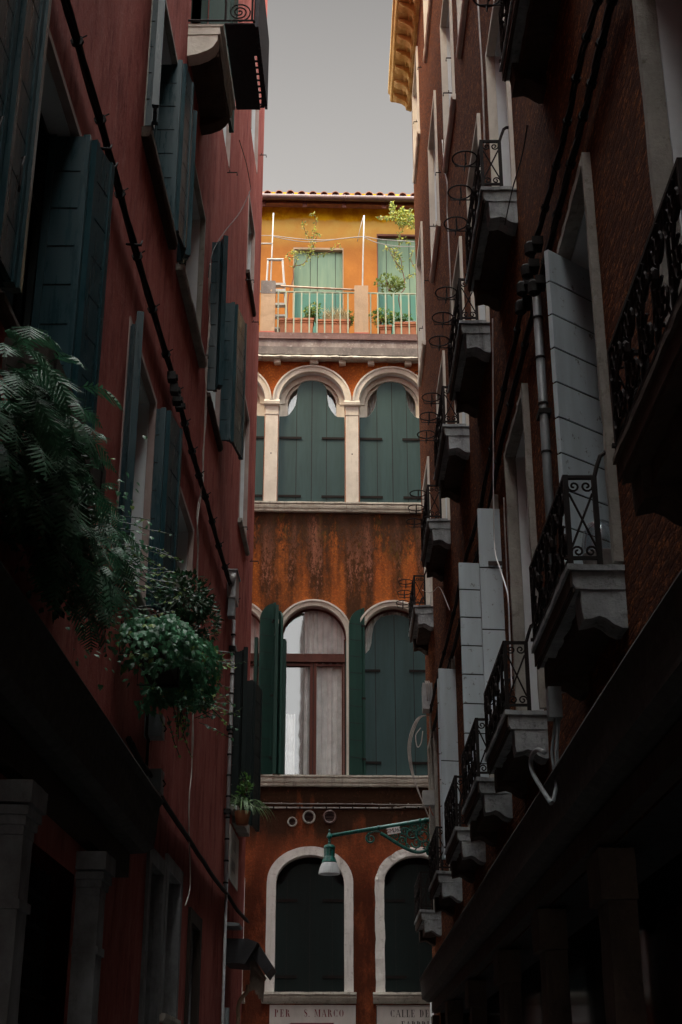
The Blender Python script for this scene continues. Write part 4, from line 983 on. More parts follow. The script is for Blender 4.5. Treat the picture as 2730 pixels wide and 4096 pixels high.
# street floor windows
zF_ = lambda y: zf(3500+y*.574)
for i, c in enumerate(A0):
    w = arched(c, SP0, G_o, RZo, G_i, RZi, S0, 'street_stone', .05, .25, reveal='street_stone', rgh=.016 if i == 3 else .004)
    prof = [(G_i-.005, S0+.01), (G_i-.005, zF_(62)), (.52, zF_(58)), (.46, zF_(40)), (.42, zF_(5)), (.38, zF_(-35)), (.30, zF_(-60)), (.2, zF_(-78)), (.002, zF_(-85))]
    arch_shutter(fb, c, S0+.01, prof, [-.41, .40], -.16, 'dark_shutter', [zF_(172), zF_(706)], .38)
    m = MB(F); m.box(c-G_i, c+G_i, -.24, -.23, S0, SP0+RZi); m.build('backing', 'room_dark', w, recalc=True)
    m = MB(F); z = S0
    m.prism_oz([(-.04, z+.03), (.16, z+.03), (.165, z-.01), (.13, z-.025), (.14, z-.06), (.10, z-.12), (.04, z-.15), (-.04, z-.155)], c-G_o-.05, c+G_o+.05); m.build('sill', 'sill_stone', w, rough=.008)
# parapet, cornice and blocks
zA = lambda y, o=0: zf(700+y*.4847, o)
m = MB(F); pcs = [-9, -3, -1.62, af(980+555*.4847, 1440), af(980+1030*.4847, 1440), 2.3, 5, 9]
for a0, a1 in zip(pcs, pcs[1:]): m.prism_oz([(-.04, zA(1490)), (.20, zA(1492, .2)), (.22, zA(1505, .2)), (.20, zA(1515, .2)), (.10, zA(1530, .1)), (-.04, zA(1545))], a0+.004, a1-.004)
m.build('cornice', 'sill_stone', fb, rough=.018)
for x in (270, 572, 805, 1040, 1345, -60, 1640):
    a = af(980+x*.4847, 1450); m = MB(F); wd = .085 if x in (572,) else .065
    m.box(a-wd, a+wd, -.04, .13, zA(1578), zA(1538)); m.build('corbel', 'white_stone', fb, rough=.012)
m = MB(F); m.box(-9, 9, -.3, .13, zA(1483, .13), zA(1422, .13)); m.build('stone_band', 'grey_stone', fb)
m = MB(F); m.box(-9, 9, -.3, .06, zA(1421, .13)+.002, zA(1360, .06)); m.build('parapet', 'stained_stone', fb)
m = MB(F); m.box(-9, 9, -.3, .09, zA(1359, .07), zA(1305, .09)); m.build('coping', 'red_coping', fb, rough=.006)
PB = zA(1305, .09)+.004
# terrace floor and upper wall
UO = -1.4
m = MB(F); m.box(-9, 9, -9, -.32, TOPF+.01, PB-.25); m.build('terrace_floor', 'grey_stone', fb)
Dr = [(af(980+405*.4847, 1100, UO), af(980+808*.4847, 1100, UO), PB-.25, zA(620, UO)), (af(980+1100*.4847, 1100, UO), af(980+1100*.4847, 1100, UO)+1.05*1.1, PB-.25, zA(497, UO))]
UT = zA(225, UO)+.25
m = MB(F); wall_grid(m, -9, 9, PB-.25, UT, Dr, UO)
m.quad((-9, UO, PB-.25), (-9, -9, PB-.25), (-9, -9, UT), (-9, UO, UT)); m.quad((9, UO, PB-.25), (9, -9, PB-.25), (9, -9, UT), (9, UO, UT))
m.build('upper_wall', 'ochre_plaster', fb, recalc=False)
for i, (a0, a1, z0, z1) in enumerate(Dr):
    m = MB(F); m.box(a0-.02, a0, UO-.14, UO+.006, z0, z1); m.box(a1, a1+.02, UO-.14, UO+.006, z0, z1); m.box(a0-.02, a1+.02, UO-.14, UO+.008, z1, z1+.05); w = m.build('door_frame', 'brown_wood' if i else 'cream_pier', fb)
    m = MB(F); m.box(a0+.002, a1-.002, UO-.13, UO-.09, z0, z1-.002); m.m = 1
    n = 3 if i == 0 else 4
    for q in ([.335, .48, .85] if i == 0 else [.17, .62]): m.box(a0+(a1-a0)*q-.006, a0+(a1-a0)*q+.006, UO-.091, UO-.087, z0, z1-.03)
    m.build('door', ['green_door', 'groove'], w)
# eaves: rafters, soffit, gutter and tiles
GO = -.92
m = MB(F); m.prism_oz([(UO-.1, UT), (GO-.05, zA(215, GO)+.015), (GO-.05, zA(215, GO)+.04), (UO-.1, UT+.04)], -9, 9); m.build('soffit', 'brown_wood', fb)
for x in (155-330, 155, 497, 820, 1148, 1470):
    a = af(980+x*.4847, 815, -1.15); m = MB(F); m.prism_oz([(UO, UT-.22), (GO-.12, zA(262, GO-.1)), (GO-.12, zA(222, GO-.1)), (UO, UT-.01)], a-.05, a+.05); m.build('rafter', 'brown_wood', fb)
gz = zA(190, GO); m = MB(F); gr_ = .07
gp_ = [(a, GO, gz-KF*0) for a in [-9+i*.5 for i in range(37)]]; m.tube(gp_, gr_, 12)
for x in (395-658, 395, 500, 825, 1155, 1480): a = af(980+x*.4847, 790, GO); m.tube([(a-.015, GO, gz), (a+.015, GO, gz)], gr_+.008, 12)
m.build('gutter', 'gutter_copper', fb, smooth=True)
m = MB(F); tz = zA(175, GO-.05)
x0 = af(980+655*.4847, 780, GO-.08); st = .2555
for k in range(-34, 35):
    a = x0+k*st+R_(-.008, .008); n = 8; dz = R_(-.012, .012)
    for s0 in range(2):
        for j in range(n):
            t0, t1 = PI*j/n, PI*(j+1)/n; r0 = .092
            p = lambda t, o, z, r: (a+r*math.cos(t), o, z+r*math.sin(t)*1.05)
            o0_, o1_ = GO-.04-s0*.45+R_(-.004, .004), GO-.52-s0*.45; za, zb_ = tz+.035+dz+s0*.12, tz+.17+dz+s0*.12
            m.add([p(t0, o0_, za, r0), p(t1, o0_, za, r0), p(t1, o1_, zb_, r0*.85), p(t0, o1_, zb_, r0*.85), p(t0, o0_, za, r0-.016), p(t1, o0_, za, r0-.016)], [(0, 1, 2, 3), (0, 4, 5, 1)])
m.prism_oz([(GO-.22, tz-.10), (GO-.22, tz-.06), (-9, tz+2.2), (-9, tz+2.1)], -9, 9)
m.build('roof', 'roof_tile', fb, recalc=True)
# terrace balustrade
post = [(130, 248, 890), (905, 1020, 915), (-645, -530, 890), (1680, 1795, 915)]
for x0, x1, y in post:
    a0, a1 = af(980+x0*.4847, 1250), af(980+x1*.4847, 1250); m = MB(F); m.box(a0, a1, -.16, .03, PB, zA(y)); p = m.build('pier', 'cream_pier', fb, rough=.004)
    m = MB(F); m.box(a0-.004, a1+.004, -.165, .034, PB+.001, PB+.055); m.build('painted_foot', 'red_paint', p)
    if x0 in (130, -645): m = MB(F); m.box(a0-.003, a1+.003, -.164, .033, zA(993), zA(888)); m.build('cement_top', 'grey_stone', p)
def rail(xa, xb, bars, pipe):
    m = MB(F); a0, a1 = af(980+xa*.4847, 1300), af(980+xb*.4847, 1300); z = zA(962)
    m.box(a0, a1, -.06, -.035, z-.012, z+.014)
    for x in bars:
        a = af(980+x*.4847, 1300); m.box(a-.014, a+.014, -.061, -.034, PB, z-.013)
    r = m.build('railing', 'rail_green', fb)
    if pipe: m = MB(F); m.tube([(a0+.1, -.03, zA(918)), ((a0+a1)/2, -.02, zA(932)), (a1+.02, -.03, zA(940))], .022, 8); m.build('handrail_pipe', 'rust_pipe', r, smooth=True)
rail(250, 904, (272, 337, 403, 466, 532, 596, 659, 724, 788, 852), True)
rail(1020, 1680, (1040, 1100, 1165, 1232, 1293, 1358, 1422, 1486, 1550, 1614), False)
rail(-530, 128, (-460, -395, -330, -265, -200, -135, -70, -5, 60, 100), False)
# vents and pipes on the facade
for x, y, r, lab in ((393, 390, .075, 'smallest round vent, chipped, leftmost of three on the orange wall'), (530, 350, .105, 'middle of three round vents with broken pale rim on the orange wall'), (700, 348, .105, 'rightmost of three round louvred vents, above the lamp finial')):
    a, z = af(980+x*.4847, 3100+y*.4847), zf(3100+y*.4847); v = thing('wall_vent', lab, 'vent', F(a, 0, z), 'round vents in the orange wall')
    m = MB(F); P = [(a+r*math.cos(2*PI*k/24), .015+R_(-.004, .004), z+r*1.02*math.sin(2*PI*k/24)) for k in range(24)]; m.tube(P, .020 if r > .1 else .016, 6, closed=True); m.build('rim', 'frame_stone' if r < .1 or x == 530 else 'gutter_copper', v, rough=.003)
    m = MB(F); m.add([(a+r*math.cos(2*PI*k/24), .008, z+r*math.sin(2*PI*k/24)) for k in range(24)], [tuple(range(24))]); m.build('duct', 'room_dark', v, recalc=False)
    m = MB(F); nl = 8 if r > .1 else 6
    for k in range(nl):
        zz_ = z-r*.82+k*r*1.64/(nl-1); hw = math.sqrt(max(.0001, r*r-(zz_-z)**2))*.96; m.prism_oz([(.009, zz_), (.022, zz_-.008), (.024, zz_-.004), (.011, zz_+.004)], a-hw, a+hw)
    m.build('louvre', 'gutter_copper', v)
zc1, zc2 = zf(3100+236*.4847, .02), zf(3100+270*.4847, .02)
m = MB(F); m.tube(dens([(-3.5, .02, zc1-.01), (-1.5, .02, zc1), (.2, .02, zc1-.005), (1.9, .02, zc1-.01)], 8, .006), .011, 5)
for k in range(16): m.box(-3.4+k*.33, -3.385+k*.33, 0, .035, zc1-.016, zc1+.014)
tag(m.build('wall_cable', 'frame_stone'), 'upper thin pale cable clipped across the orange wall under the long sill', 'cable')
m = MB(F); m.tube(dens([(-3.5, .02, zc2-.01), (-1.5, .02, zc2-.005), (.9, .02, zc2), (1.2, .02, zc2+.02), (2.4, .02, zc2+.02)], 8, .004), .017, 6); m.m = 1
for k in range(22): m.box(-3.4+k*.24, -3.375+k*.24, 0, .042, zc2-.024, zc2+.022)
tag(m.build('wall_conduit', ['frame_stone', 'iron']), 'lower pale conduit with dark clips crossing the orange wall above the vents', 'pipe')
m = MB(F); a = af(1000, 2290); m.tube([(a, .03, zf(2160)), (a, .03, zf(2420))], .03, 6); m.box(a-.05, a+.05, .0, .09, zf(2262), zf(2235))
tag(m.build('iron_bracket', 'iron'), 'short dark iron bar fixed to the orange wall beside the pink corner', 'bracket')
# ------------------------------------------------------------------ painted street signs
def glyphs():
    T, t = .17, .055
    def serif(x, y, w=.15): return [(x-w, y, x+w, y+.035)]
    G = {}
    G['I'] = (.34, [('b', .17-T/2, 0, .17+T/2, 1), ('b', .02, 0, .32, .035), ('b', .02, .965, .32, 1)])
    G['L'] = (.62, [('b', .12, 0, .12+T, 1), ('b', .02, 0, .60, .045), ('b', .02, .965, .39, 1), ('b', .55, 0, .60, .28)])
    G['E'] = (.64, [('b', .12, 0, .12+T, 1), ('b', .02, 0, .60, .045), ('b', .02, .955, .58, 1), ('b', .55, 0, .60, .26), ('b', .53, .74, .58, 1), ('b', .33, .48, .48, .52), ('b', .44, .38, .48, .62)])
    G['F'] = (.60, [('b', .12, 0, .12+T, 1), ('b', .02, 0, .40, .035), ('b', .02, .955, .58, 1), ('b', .53, .72, .58, 1), ('b', .33, .48, .48, .52), ('b', .44, .38, .48, .62)])
    def bowl(cx, cy, rx, ry, t0, t1, wmax, wmin): return ('c', cx, cy, rx, ry, t0, t1, wmax, wmin)
    G['P'] = (.66, [('b', .12, 0, .12+T, 1), ('b', .02, 0, .40, .035), ('b', .02, .965, .30, 1), bowl(.33, .735, .24, .24, -PI/2, PI/2, .17, .04)])
    G['R'] = (.74, [('b', .12, 0, .12+T, 1), ('b', .02, 0, .40, .035), ('b', .02, .965, .30, 1), bowl(.33, .745, .22, .23, -PI/2, PI/2, .17, .04), ('q', .36, .50, .53, .50, .72, 0, .54, 0), ('b', .5, 0, .74, .035)])
    G['B'] = (.68, [('b', .12, 0, .12+T, 1), ('b', .02, 0, .30, .04), ('b', .02, .96, .30, 1), bowl(.33, .755, .20, .22, -PI/2, PI/2, .16, .04), bowl(.33, .275, .25, .25, -PI/2, PI/2, .17, .04)])
    G['D'] = (.76, [('b', .12, 0, .12+T, 1), ('b', .02, 0, .32, .04), ('b', .02, .96, .32, 1), bowl(.33, .5, .32, .48, -PI/2, PI/2, .18, .04)])
    G['C'] = (.76, [bowl(.42, .5, .33, .48, .25*PI, 1.75*PI, .17, .035), ('b', .62, .70, .67, .98), ('b', .62, .02, .67, .22)])
    G['O'] = (.82, [bowl(.41, .5, .33, .48, .53*PI, 1.47*PI, .17, .03), bowl(.41, .5, .33, .48, -.47*PI, .47*PI, .17, .03)])
    G['A'] = (.80, [('q', .36, 1, .46, 1, .78, 0, .60, 0), ('q', .34, .94, .40, .94, .15, 0, .10, 0), ('b', .02, 0, .24, .035), ('b', .52, 0, .82, .035), ('b', .22, .32, .50, .36)])
    G['M'] = (.98, [('b', .12, 0, .17, 1), ('q', .12, 1, .28, 1, .54, .06, .46, .06), ('q', .50, .06, .53, .14, .80, 1, .76, 1), ('b', .74, 0, .91, 1), ('b', .02, 0, .28, .035), ('b', .64, 0, .98, .035), ('b', .02, .965, .2, 1), ('b', .78, .965, .98, 1)])
    G['S'] = (.60, [('s',)]); G['.'] = (.26, [('b', .05, 0, .17, .12)]); G[' '] = (.5, [])
    return G
GL = glyphs()
def write(mb, text, a, z, h, o, adv=1.0):
    for ch in text:
        w, parts = GL[ch]
        for p in parts:
            X = lambda x: a+x*h*.92; Y = lambda y: z+y*h
            if p[0] == 'b': mb.add([(X(p[1]), o, Y(p[2])), (X(p[3]), o, Y(p[2])), (X(p[3]), o, Y(p[4])), (X(p[1]), o, Y(p[4]))], [(0, 1, 2, 3)])
            elif p[0] == 'q': mb.add([(X(p[1]), o, Y(p[2])), (X(p[3]), o, Y(p[4])), (X(p[5]), o, Y(p[6])), (X(p[7]), o, Y(p[8]))], [(0, 1, 2, 3)])
            elif p[0] == 'c':
                _, cx, cy, rx, ry, t0, t1, wm, wn = p; n = 18; ii = []; oo = []
                for i in range(n+1):
                    t = t0+(t1-t0)*i/n; k = abs(math.cos(t))**1.3; ww = wn+(wm-wn)*k
                    oo.append((X(cx+rx*math.cos(t)), o, Y(cy+ry*math.sin(t)))); ii.append((X(cx+(rx-ww)*math.cos(t)), o, Y(cy+(ry-ww*.35)*math.sin(t))))
                for i in range(n): mb.add([oo[i], oo[i+1], ii[i+1], ii[i]], [(0, 1, 2, 3)])
            elif p[0] == 's':
                pts = [(.48, .78), (.44, .93), (.30, .985), (.16, .93), (.12, .78), (.18, .64), (.30, .54), (.42, .43), (.47, .27), (.42, .08), (.28, .015), (.13, .07), (.09, .24)]
                ws = [.03, .03, .035, .07, .11, .15, .17, .16, .11, .06, .035, .03, .03]; C = catmull([(x, y, w_) for (x, y), w_ in zip(pts, ws)], 4); L_ = []
                for i, (x, y, w_) in enumerate(C):
                    p0, p1 = C[max(i-1, 0)], C[min(i+1, len(C)-1)]; dx, dy = p1[0]-p0[0], p1[1]-p0[1]; q = math.hypot(dx, dy) or 1; L_.append(((X(x-dy/q*w_/2), o, Y(y+dx/q*w_/2)), (X(x+dy/q*w_/2), o, Y(y-dx/q*w_/2))))
                for i in range(len(L_)-1): mb.add([L_[i][0], L_[i+1][0], L_[i+1][1], L_[i][1]], [(0, 1, 2, 3)])
        a += (w+.10)*h*.92*adv
    return a
aS = lambda x: af(880+x*.574, 4050)
sa0, sa1 = aS(347), aS(947); szt = zf(3500+906*.574, .01)
s1 = thing('street_sign', 'whitewashed wall panel painted PER S. MARCO in dark red letters', 'sign', F(sa0, 0, 2.4), 'painted street name panels')
m = MB(F); m.box(sa0, sa1, -.01, .012, 2.55, szt); m.build('panel', 'sign_white', s1, rough=0)
zt_, zb_ = zf(3500+937*.574, .012), zf(3500+989*.574, .012); H_ = zt_-zb_
m = MB(F); e = write(m, 'PER', aS(380), zb_, H_, .0145, 1.12); e = write(m, 'S.', aS(586), zb_, H_, .0145, 1.0); write(m, 'MARCO', aS(658), zb_, H_, .0145, 1.03)
zar = zf(3500+1032*.574, .012)
m.add([(aS(500), .0145, zar), (aS(800), .0145, zar+.004), (aS(786), .0145, zar-.03), (aS(800), .0145, zar-.07), (aS(560), .0145, zar-.05), (aS(560), .0145, zar-.10), (aS(470), .0145, zar-.03)], [(0, 1, 2, 3, 4, 5, 6)])
m.build('lettering', 'sign_red', s1, recalc=False)
sb0 = aS(1090); s2 = thing('street_sign', 'whitewashed wall panel with black CALLE DEI FABBRI lettering cut off by the brick corner', 'sign', F(sb0, 0, 2.4), 'painted street name panels')
m = MB(F); m.box(sb0, sb0+1.75, -.01, .012, 2.5, szt); m.build('panel', 'sign_white', s2)
m = MB(F); m.box(sb0, sb0+.012, .012, .014, 2.5, szt-.01); m.box(sb0+.013, sb0+1.75, .012, .014, szt-.018, szt-.008)
zb2 = zf(3500+990*.574, .012); write(m, 'CALLE DEI', aS(1186), zb2, H_, .0145, 1.0); z3 = zf(3500+1018*.574, .012)-H_; write(m, 'FABBRI', aS(1262), z3, H_, .0145, 1.0)
m.build('lettering', 'sign_black', s2, recalc=False)
# sign on the pink wall near the corner
(al0, zl0), (al1, zl1) = onL(920, 3350), onL(952, 3420)
sl = thing('street_sign', 'whitewashed street name panel seen edge on, on the pink wall under a stone block', 'sign', L(al0, 0, 4.9), 'painted street name panels')
al1 = min(al1, LEND-.25); m = MB(L); m.box(al1-1.3, al1, -.01, .012, 4.62, 5.35); m.build('panel', 'sign_white', sl)
m = MB(lambda a, o, z: L(al1-1.3+a, o, z)); write(m, 'CALLE', .32, 5.08, .15, .0145); write(m, 'FABBRI', .2, 4.78, .15, .0145); m.build('lettering', 'sign_black', sl, recalc=False)
m = MB(L); a = al1-.5; m.box(a-.5, a+.55, 0, .16, 5.42, 5.56); tag(m.build('stone_block', 'frame_stone', rough=.01), 'rough stone sill block above the pink wall sign', 'stone block')
# dark shop canopy and sign at the foot of the pink corner
cn = thing('shop_canopy', 'black pitched shop canopy with a beige scalloped valance at the foot of the pink corner', 'canopy', L(20.6, 0, 3.3))
cpt = lambda x, y, Y: Vector(((ray(840+x*.381, 3200+y*.381)[0])*Y/ray(840+x*.381, 3200+y*.381)[1], Y, EYE+ray(840+x*.381, 3200+y*.381)[2]*Y/ray(840+x*.381, 3200+y*.381)[1]))
def slab(mb, pts, Y0, Y1):
    A = [cpt(x, y, Y0) for x, y in pts]; dY = Y1-Y0; B = [p+Vector((KL*dY, dY, 0)) for p in A]; n = len(A); b = len(mb.v); mb.v += A+B
    mb.f += [tuple(b+i for i in range(n)), tuple(b+n+i for i in range(n))[::-1]]+[(b+i, b+(i+1) % n, b+n+(i+1) % n, b+n+i) for i in range(n)]; mb.mi += [mb.m]*(n+2)
m = MB(None); slab(m, [(120, 1450), (400, 1455), (505, 1495), (370, 1720), (120, 1700)], 19.6, 20.5); m.build('roof', 'awning_cloth', cn)
m = MB(None); slab(m, [(505, 1497), (660, 1745), (590, 1842), (440, 1640)], 19.8, 20.6); m.build('hood', 'awning_cloth', cn)
m = MB(None); slab(m, [(430, 1690), (470, 1680), (595, 1870), (580, 1900), (420, 1740)], 19.9, 19.95); m.build('trim', 'valance_cloth', cn)
m = MB(None); slab(m, [(425, 1745), (575, 1900), (560, 2130), (545, 2110), (530, 2085), (515, 2090), (500, 2040), (485, 2040), (470, 1990), (440, 2000), (415, 2010)], 19.96, 20.0); m.build('valance', 'valance_cloth', cn)
m = MB(None); vt(m, catmull([cpt(x, y, 20.3) for x, y in ((402, 1940), (392, 2010), (340, 2070), (310, 2120), (295, 2200), (300, 2280), (290, 2400), (290, 2560))], 5), .028, 7); tag(m.build('bracket', 'cream_pier', smooth=True), 'curved cream bracket below the black shop canopy', 'bracket')
m = MB(None); slab(m, [(150, 1275), (310, 1292), (300, 1320), (150, 1320)], 19.4, 19.9); tag(m.build('lead_cap', 'grey_metal'), 'grey lead capping on the small ledge above the black canopy', 'ledge')
m = MB(L); m.tube([(19.3, .09, 2.9), (19.3, .09, 0)], .035, 8); m.tube([(19.3, .09, 2.6), (19.3, .09, 2.7)], .048, 8); tag(m.build('drainpipe', 'grey_metal'), 'grey drainpipe at the foot of the pink wall under the canopy', 'pipe')
# ================================================================== terrace objects
def zT(x, y, o): a, z = onF(980+x*.4847, 700+y*.4847, o); return F(a, o, z)
m = MB(None)
vt(m, [zT(237, 315, -.5), zT(222, 700, -.5), zT(213, 890, -.5), zT(210, 1290, -.5)], .016, 7); vt(m, [zT(120, 567, -.5), zT(232, 567, -.5)], .018, 7); vt(m, [zT(120, 500, -.5), zT(237, 500, -.5)], .008, 5)
tag(m.build('washing_pole', 'white_paint', smooth=True), 'white pole with a cross bar rising behind the left terrace pier', 'pole', 'white poles on the terrace')
m = MB(None); vt(m, [zT(985, 335, -.4), zT(978, 600, -.4), zT(972, 915, -.4), zT(970, 1290, -.4)], .017, 7); vt(m, [zT(980, 340, -.4), zT(950, 450, -.45), zT(930, 548, -.5)], .007, 5)
tag(m.build('washing_pole', 'white_paint', smooth=True), 'plain white pole rising from the middle terrace pier', 'pole', 'white poles on the terrace')
for pts, lab in (([(237, 502), (400, 522), (560, 535), (740, 532), (860, 518), (985, 507)], 'washing line sagging between the two white poles, the higher one'), ([(237, 508), (350, 532), (500, 552), (650, 545), (800, 525), (985, 510)], 'slacker washing line sagging lower between the two white poles'),
                 ([(985, 507), (1100, 528), (1200, 538), (1400, 550)], 'upper washing line from the middle pole toward the right door'), ([(985, 515), (1080, 555), (1180, 578), (1290, 590), (1400, 590)], 'lower washing line from the middle pole toward the right door')):
    m = MB(None); vt(m, catmull([zT(x, y, -.45) for x, y in pts], 4), .008, 5); tag(m.build('washing_line', 'white_paint'), lab, 'washing line', 'washing lines over the terrace')
# step ladder
ld = thing('step_ladder', 'white step ladder leaning behind the left pier of the terrace', 'ladder', zT(265, 1300, -.4))
m = MB(None); vt(m, [zT(183, 700, -.5), zT(322, 700, -.5)], .03, 6)
vt(m, [zT(192, 700, -.5), zT(180, 892, -.45), zT(165, 1300, -.4)], .022, 6); vt(m, [zT(312, 700, -.5), zT(325, 900, -.45), zT(345, 1200, -.4), zT(350, 1300, -.4)], .026, 6); m.build('rail', 'white_paint', ld)
for y in (910, 960, 1075, 1170, 1275):
    m = MB(None); p, q = zT(180, y, -.42), zT(338, y, -.42); b = MB(W); b.box(p.x, q.x, p.y-.06, p.y+.06, p.z-.025, p.z+.025); b.build('step', 'white_paint', ld)
# planters
def planter(x0, x1, y0, y1, o, lab, mat='terracotta'):
    p, q = zT(x0, y0, o), zT(x1, y1, o); zb = PB-.06; th = thing('planter', lab, 'planter', (p.x, p.y, zb), 'terrace planters')
    a0, a1 = p.x, q.x; m = MB(W); Y = p.y; z1 = p.z
    m.add([(a0+.03, Y-.10, zb), (a1-.03, Y-.10, zb), (a1-.03, Y+.1, zb), (a0+.03, Y+.1, zb), (a0, Y-.12, z1), (a1, Y-.12, z1), (a1, Y+.12, z1), (a0, Y+.12, z1)], [(0, 1, 2, 3), (0, 4, 5, 1), (1, 5, 6, 2), (2, 6, 7, 3), (3, 7, 4, 0)])
    m.build('box', mat, th); m = MB(W); m.box(a0-.015, a1+.015, Y-.135, Y+.135, z1-.05, z1); m.box(a0, a1, Y-.128, Y+.1, z1-.10, z1-.085); m.build('rim', mat, th)
    m = MB(W); m.box(a0+.02, a1-.02, Y-.1, Y+.1, z1, z1+.008); m.build('soil', 'pebbled_soil', th); return Vector(((a0+a1)/2, Y, z1))
planter(290, 565, 1205, 1300, -.30, 'long terracotta planter left of the green pot behind the rails'); planter(595, 865, 1215, 1305, -.30, 'long terracotta planter full of dry grass in the middle of the terrace')
planter(1235, 1500, 1238, 1315, -.30, 'terracotta planter at the right end of the terrace rails'); planter(1110, 1210, 1262, 1315, -.30, 'small square terracotta pot between the right hand rails')
c = zT(575, 1225, -.42); c.z = PB-.06; m = MB(None); m.lathe(c, [(0, 0), (.08, 0), (.11, .2), (.12, .21), (.1, .21), (0, .2)], 16); tag(m.build('pot', 'green_shutter', smooth=True), 'dark green pot between the two long terracotta planters', 'pot', 'terrace planters')
def leafcard(mb, p, d, n_, l, w, fold=.25):
    """a pointed leaf: four triangles folded on the midrib"""
    d = d.normalized(); s = d.cross(n_); s = s.normalized() if s.length > 1e-4 else d.orthogonal().normalized(); nn = s.cross(d); b = len(mb.v)
    mb.v += [p, p+d*l*.45+s*w*.5-nn*w*fold, p+d*l-nn*l*.12, p+d*l*.45-s*w*.5-nn*w*fold, p+d*l*.5]
    mb.f += [(b, b+1, b+4), (b+1, b+2, b+4), (b+4, b+2, b+3), (b, b+4, b+3)]; mb.mi += [mb.m]*4
def rv(r): 
    while True:
        v = Vector((r.uniform(-1, 1), r.uniform(-1, 1), r.uniform(-1, 1)))
        if .05 < v.length < 1: return v.normalized()
def bush(name, label, c, rad, n, l, mat, seed, stem='brown_wood', group=None, cat='plant', clumps=9, mats2=None):
    r = random.Random(seed); c = Vector(c); th = thing(name, label, cat, c-Vector((0, 0, rad[2])), group)
    m = MB(None); st = MB(None)
    cl = []
    for k in range(clumps):
        d = rv(r); q = c+Vector((d.x*rad[0]*.7, d.y*rad[1]*.7, d.z*rad[2]*.7)); cl.append((q, r.uniform(.3, .55)))
        vt(st, catmull([c-Vector((0, 0, rad[2])), (c+q)/2+rv(r)*.03, q], 3), .005, 4)
    for k in range(n):
        q, s = cl[r.randrange(clumps)]; d = rv(r); p = q+Vector((d.x*rad[0]*s, d.y*rad[1]*s, d.z*rad[2]*s)); dd = (d+Vector((0, 0, .2))).normalized()
        m.m = 1 if (mats2 and r.random() < .25) else 0
        leafcard(m, p, (dd+rv(r)*.6), Vector((0, 0, 1))+rv(r)*.6, l*r.uniform(.6, 1.2), l*.5)
    m.build('foliage', [mat]+([mats2] if mats2 else []), th, recalc=False); st.build('stem', stem, th); return th
o = -.3
bush('shrub', 'leafy green shrub in the left terracotta planter behind the rails', zT(575, 1135, o)+Vector((0, 0, 0)), (.17, .14, .20), 420, .07, 'terrace_leaf', 1, group='terrace plants', mats2='yellow_leaf')
bush('shrub', 'wide green shrub behind the right hand terrace rails', zT(1120, 1180, o), (.26, .14, .19), 520, .07, 'terrace_leaf', 2, group='terrace plants', mats2='yellow_leaf')
bush('shrub', 'low green shrub at the right end of the terrace rails', zT(1290, 1190, o), (.20, .14, .10), 300, .06, 'terrace_leaf', 3, group='terrace plants')
bush('shrub', 'small olive shrub in front of the middle terrace pier, left side', zT(870, 1180, o-.1), (.09, .1, .18), 160, .06, 'terrace_leaf', 4, group='terrace plants')
bush('shrub', 'light green airy bush before the lower half of the right door', zT(1190, 900, -.5), (.30, .16, .18), 330, .085, 'olive_leaf', 5, group='terrace plants')
# dry grass
r = random.Random(5); th = thing('dry_grass_clump', 'dry straw coloured grass in the middle terrace planter', 'grass plant', zT(740, 1215, o), 'terrace plants'); m = MB(None); c = zT(745, 1215, o)
for k in range(230):
    b = c+Vector((r.uniform(-.26, .26), r.uniform(-.08, .08), 0)); d = Vector((r.gauss(0, .3), r.gauss(0, .3), 1)); h = r.uniform(.15, .42); s = Vector((.006, 0, 0)); q = b+d.normalized()*h; mid = b+Vector((0, 0, 1))*h*.5
    i = len(m.v); m.v += [b-s, b+s, mid+s, mid-s, q]; m.f += [(i, i+1, i+2, i+3), (i+3, i+2, i+4)]; m.mi += [0, 0]
m.build('blades', 'dry_grass', th, recalc=False)
def vine(label, trunk, twigs, seed, o, mat, spread, dens_=5, l=.075, extra=None, crown=None, r0=.013):
    r = random.Random(seed); P = catmull([zT(x, y, o) for x, y in trunk], 6); th = thing('climbing_vine', label, 'vine', P[0], 'terrace plants'); st = MB(None); n = len(P)
    vt(st, P, [r0*(1-.6*i/n) for i in range(n)], 6); lf = MB(None); pts = []
    for tw in twigs:
        Q = catmull([zT(x, y, o+r.uniform(-.05, .08)) for x, y in tw], 5); vt(st, Q, .006, 4); pts += Q
    st.build('stem', 'brown_wood', th)
    for p in pts+(P[n//2:] if crown is None else P[n//3:]):
        for k in range(r.randrange(dens_-2, dens_+2)):
            lf.m = 1 if (extra and r.random() < .45) else 0
            leafcard(lf, Vector(p)+rv(r)*spread*r.random(), rv(r)+Vector((0, 0, -.15)), Vector((0, -.6, .6))+rv(r)*.7, l*r.uniform(.6, 1.25), l*.45)
    if crown:
        for (x, y, rx, ry, k) in crown:
            for j in range(k):
                lf.m = 1 if r.random() < .6 else 0
                a_ = r.random()*6.28; q = math.sqrt(r.random()); leafcard(lf, zT(x+rx*q*math.cos(a_), y+ry*q*math.sin(a_), o+r.uniform(-.12, .12)), rv(r), Vector((0, -.5, .7))+rv(r)*.6, l*r.uniform(.7, 1.3), l*.5)
    lf.build('foliage', [mat]+([extra] if extra else []), th, recalc=False); return th
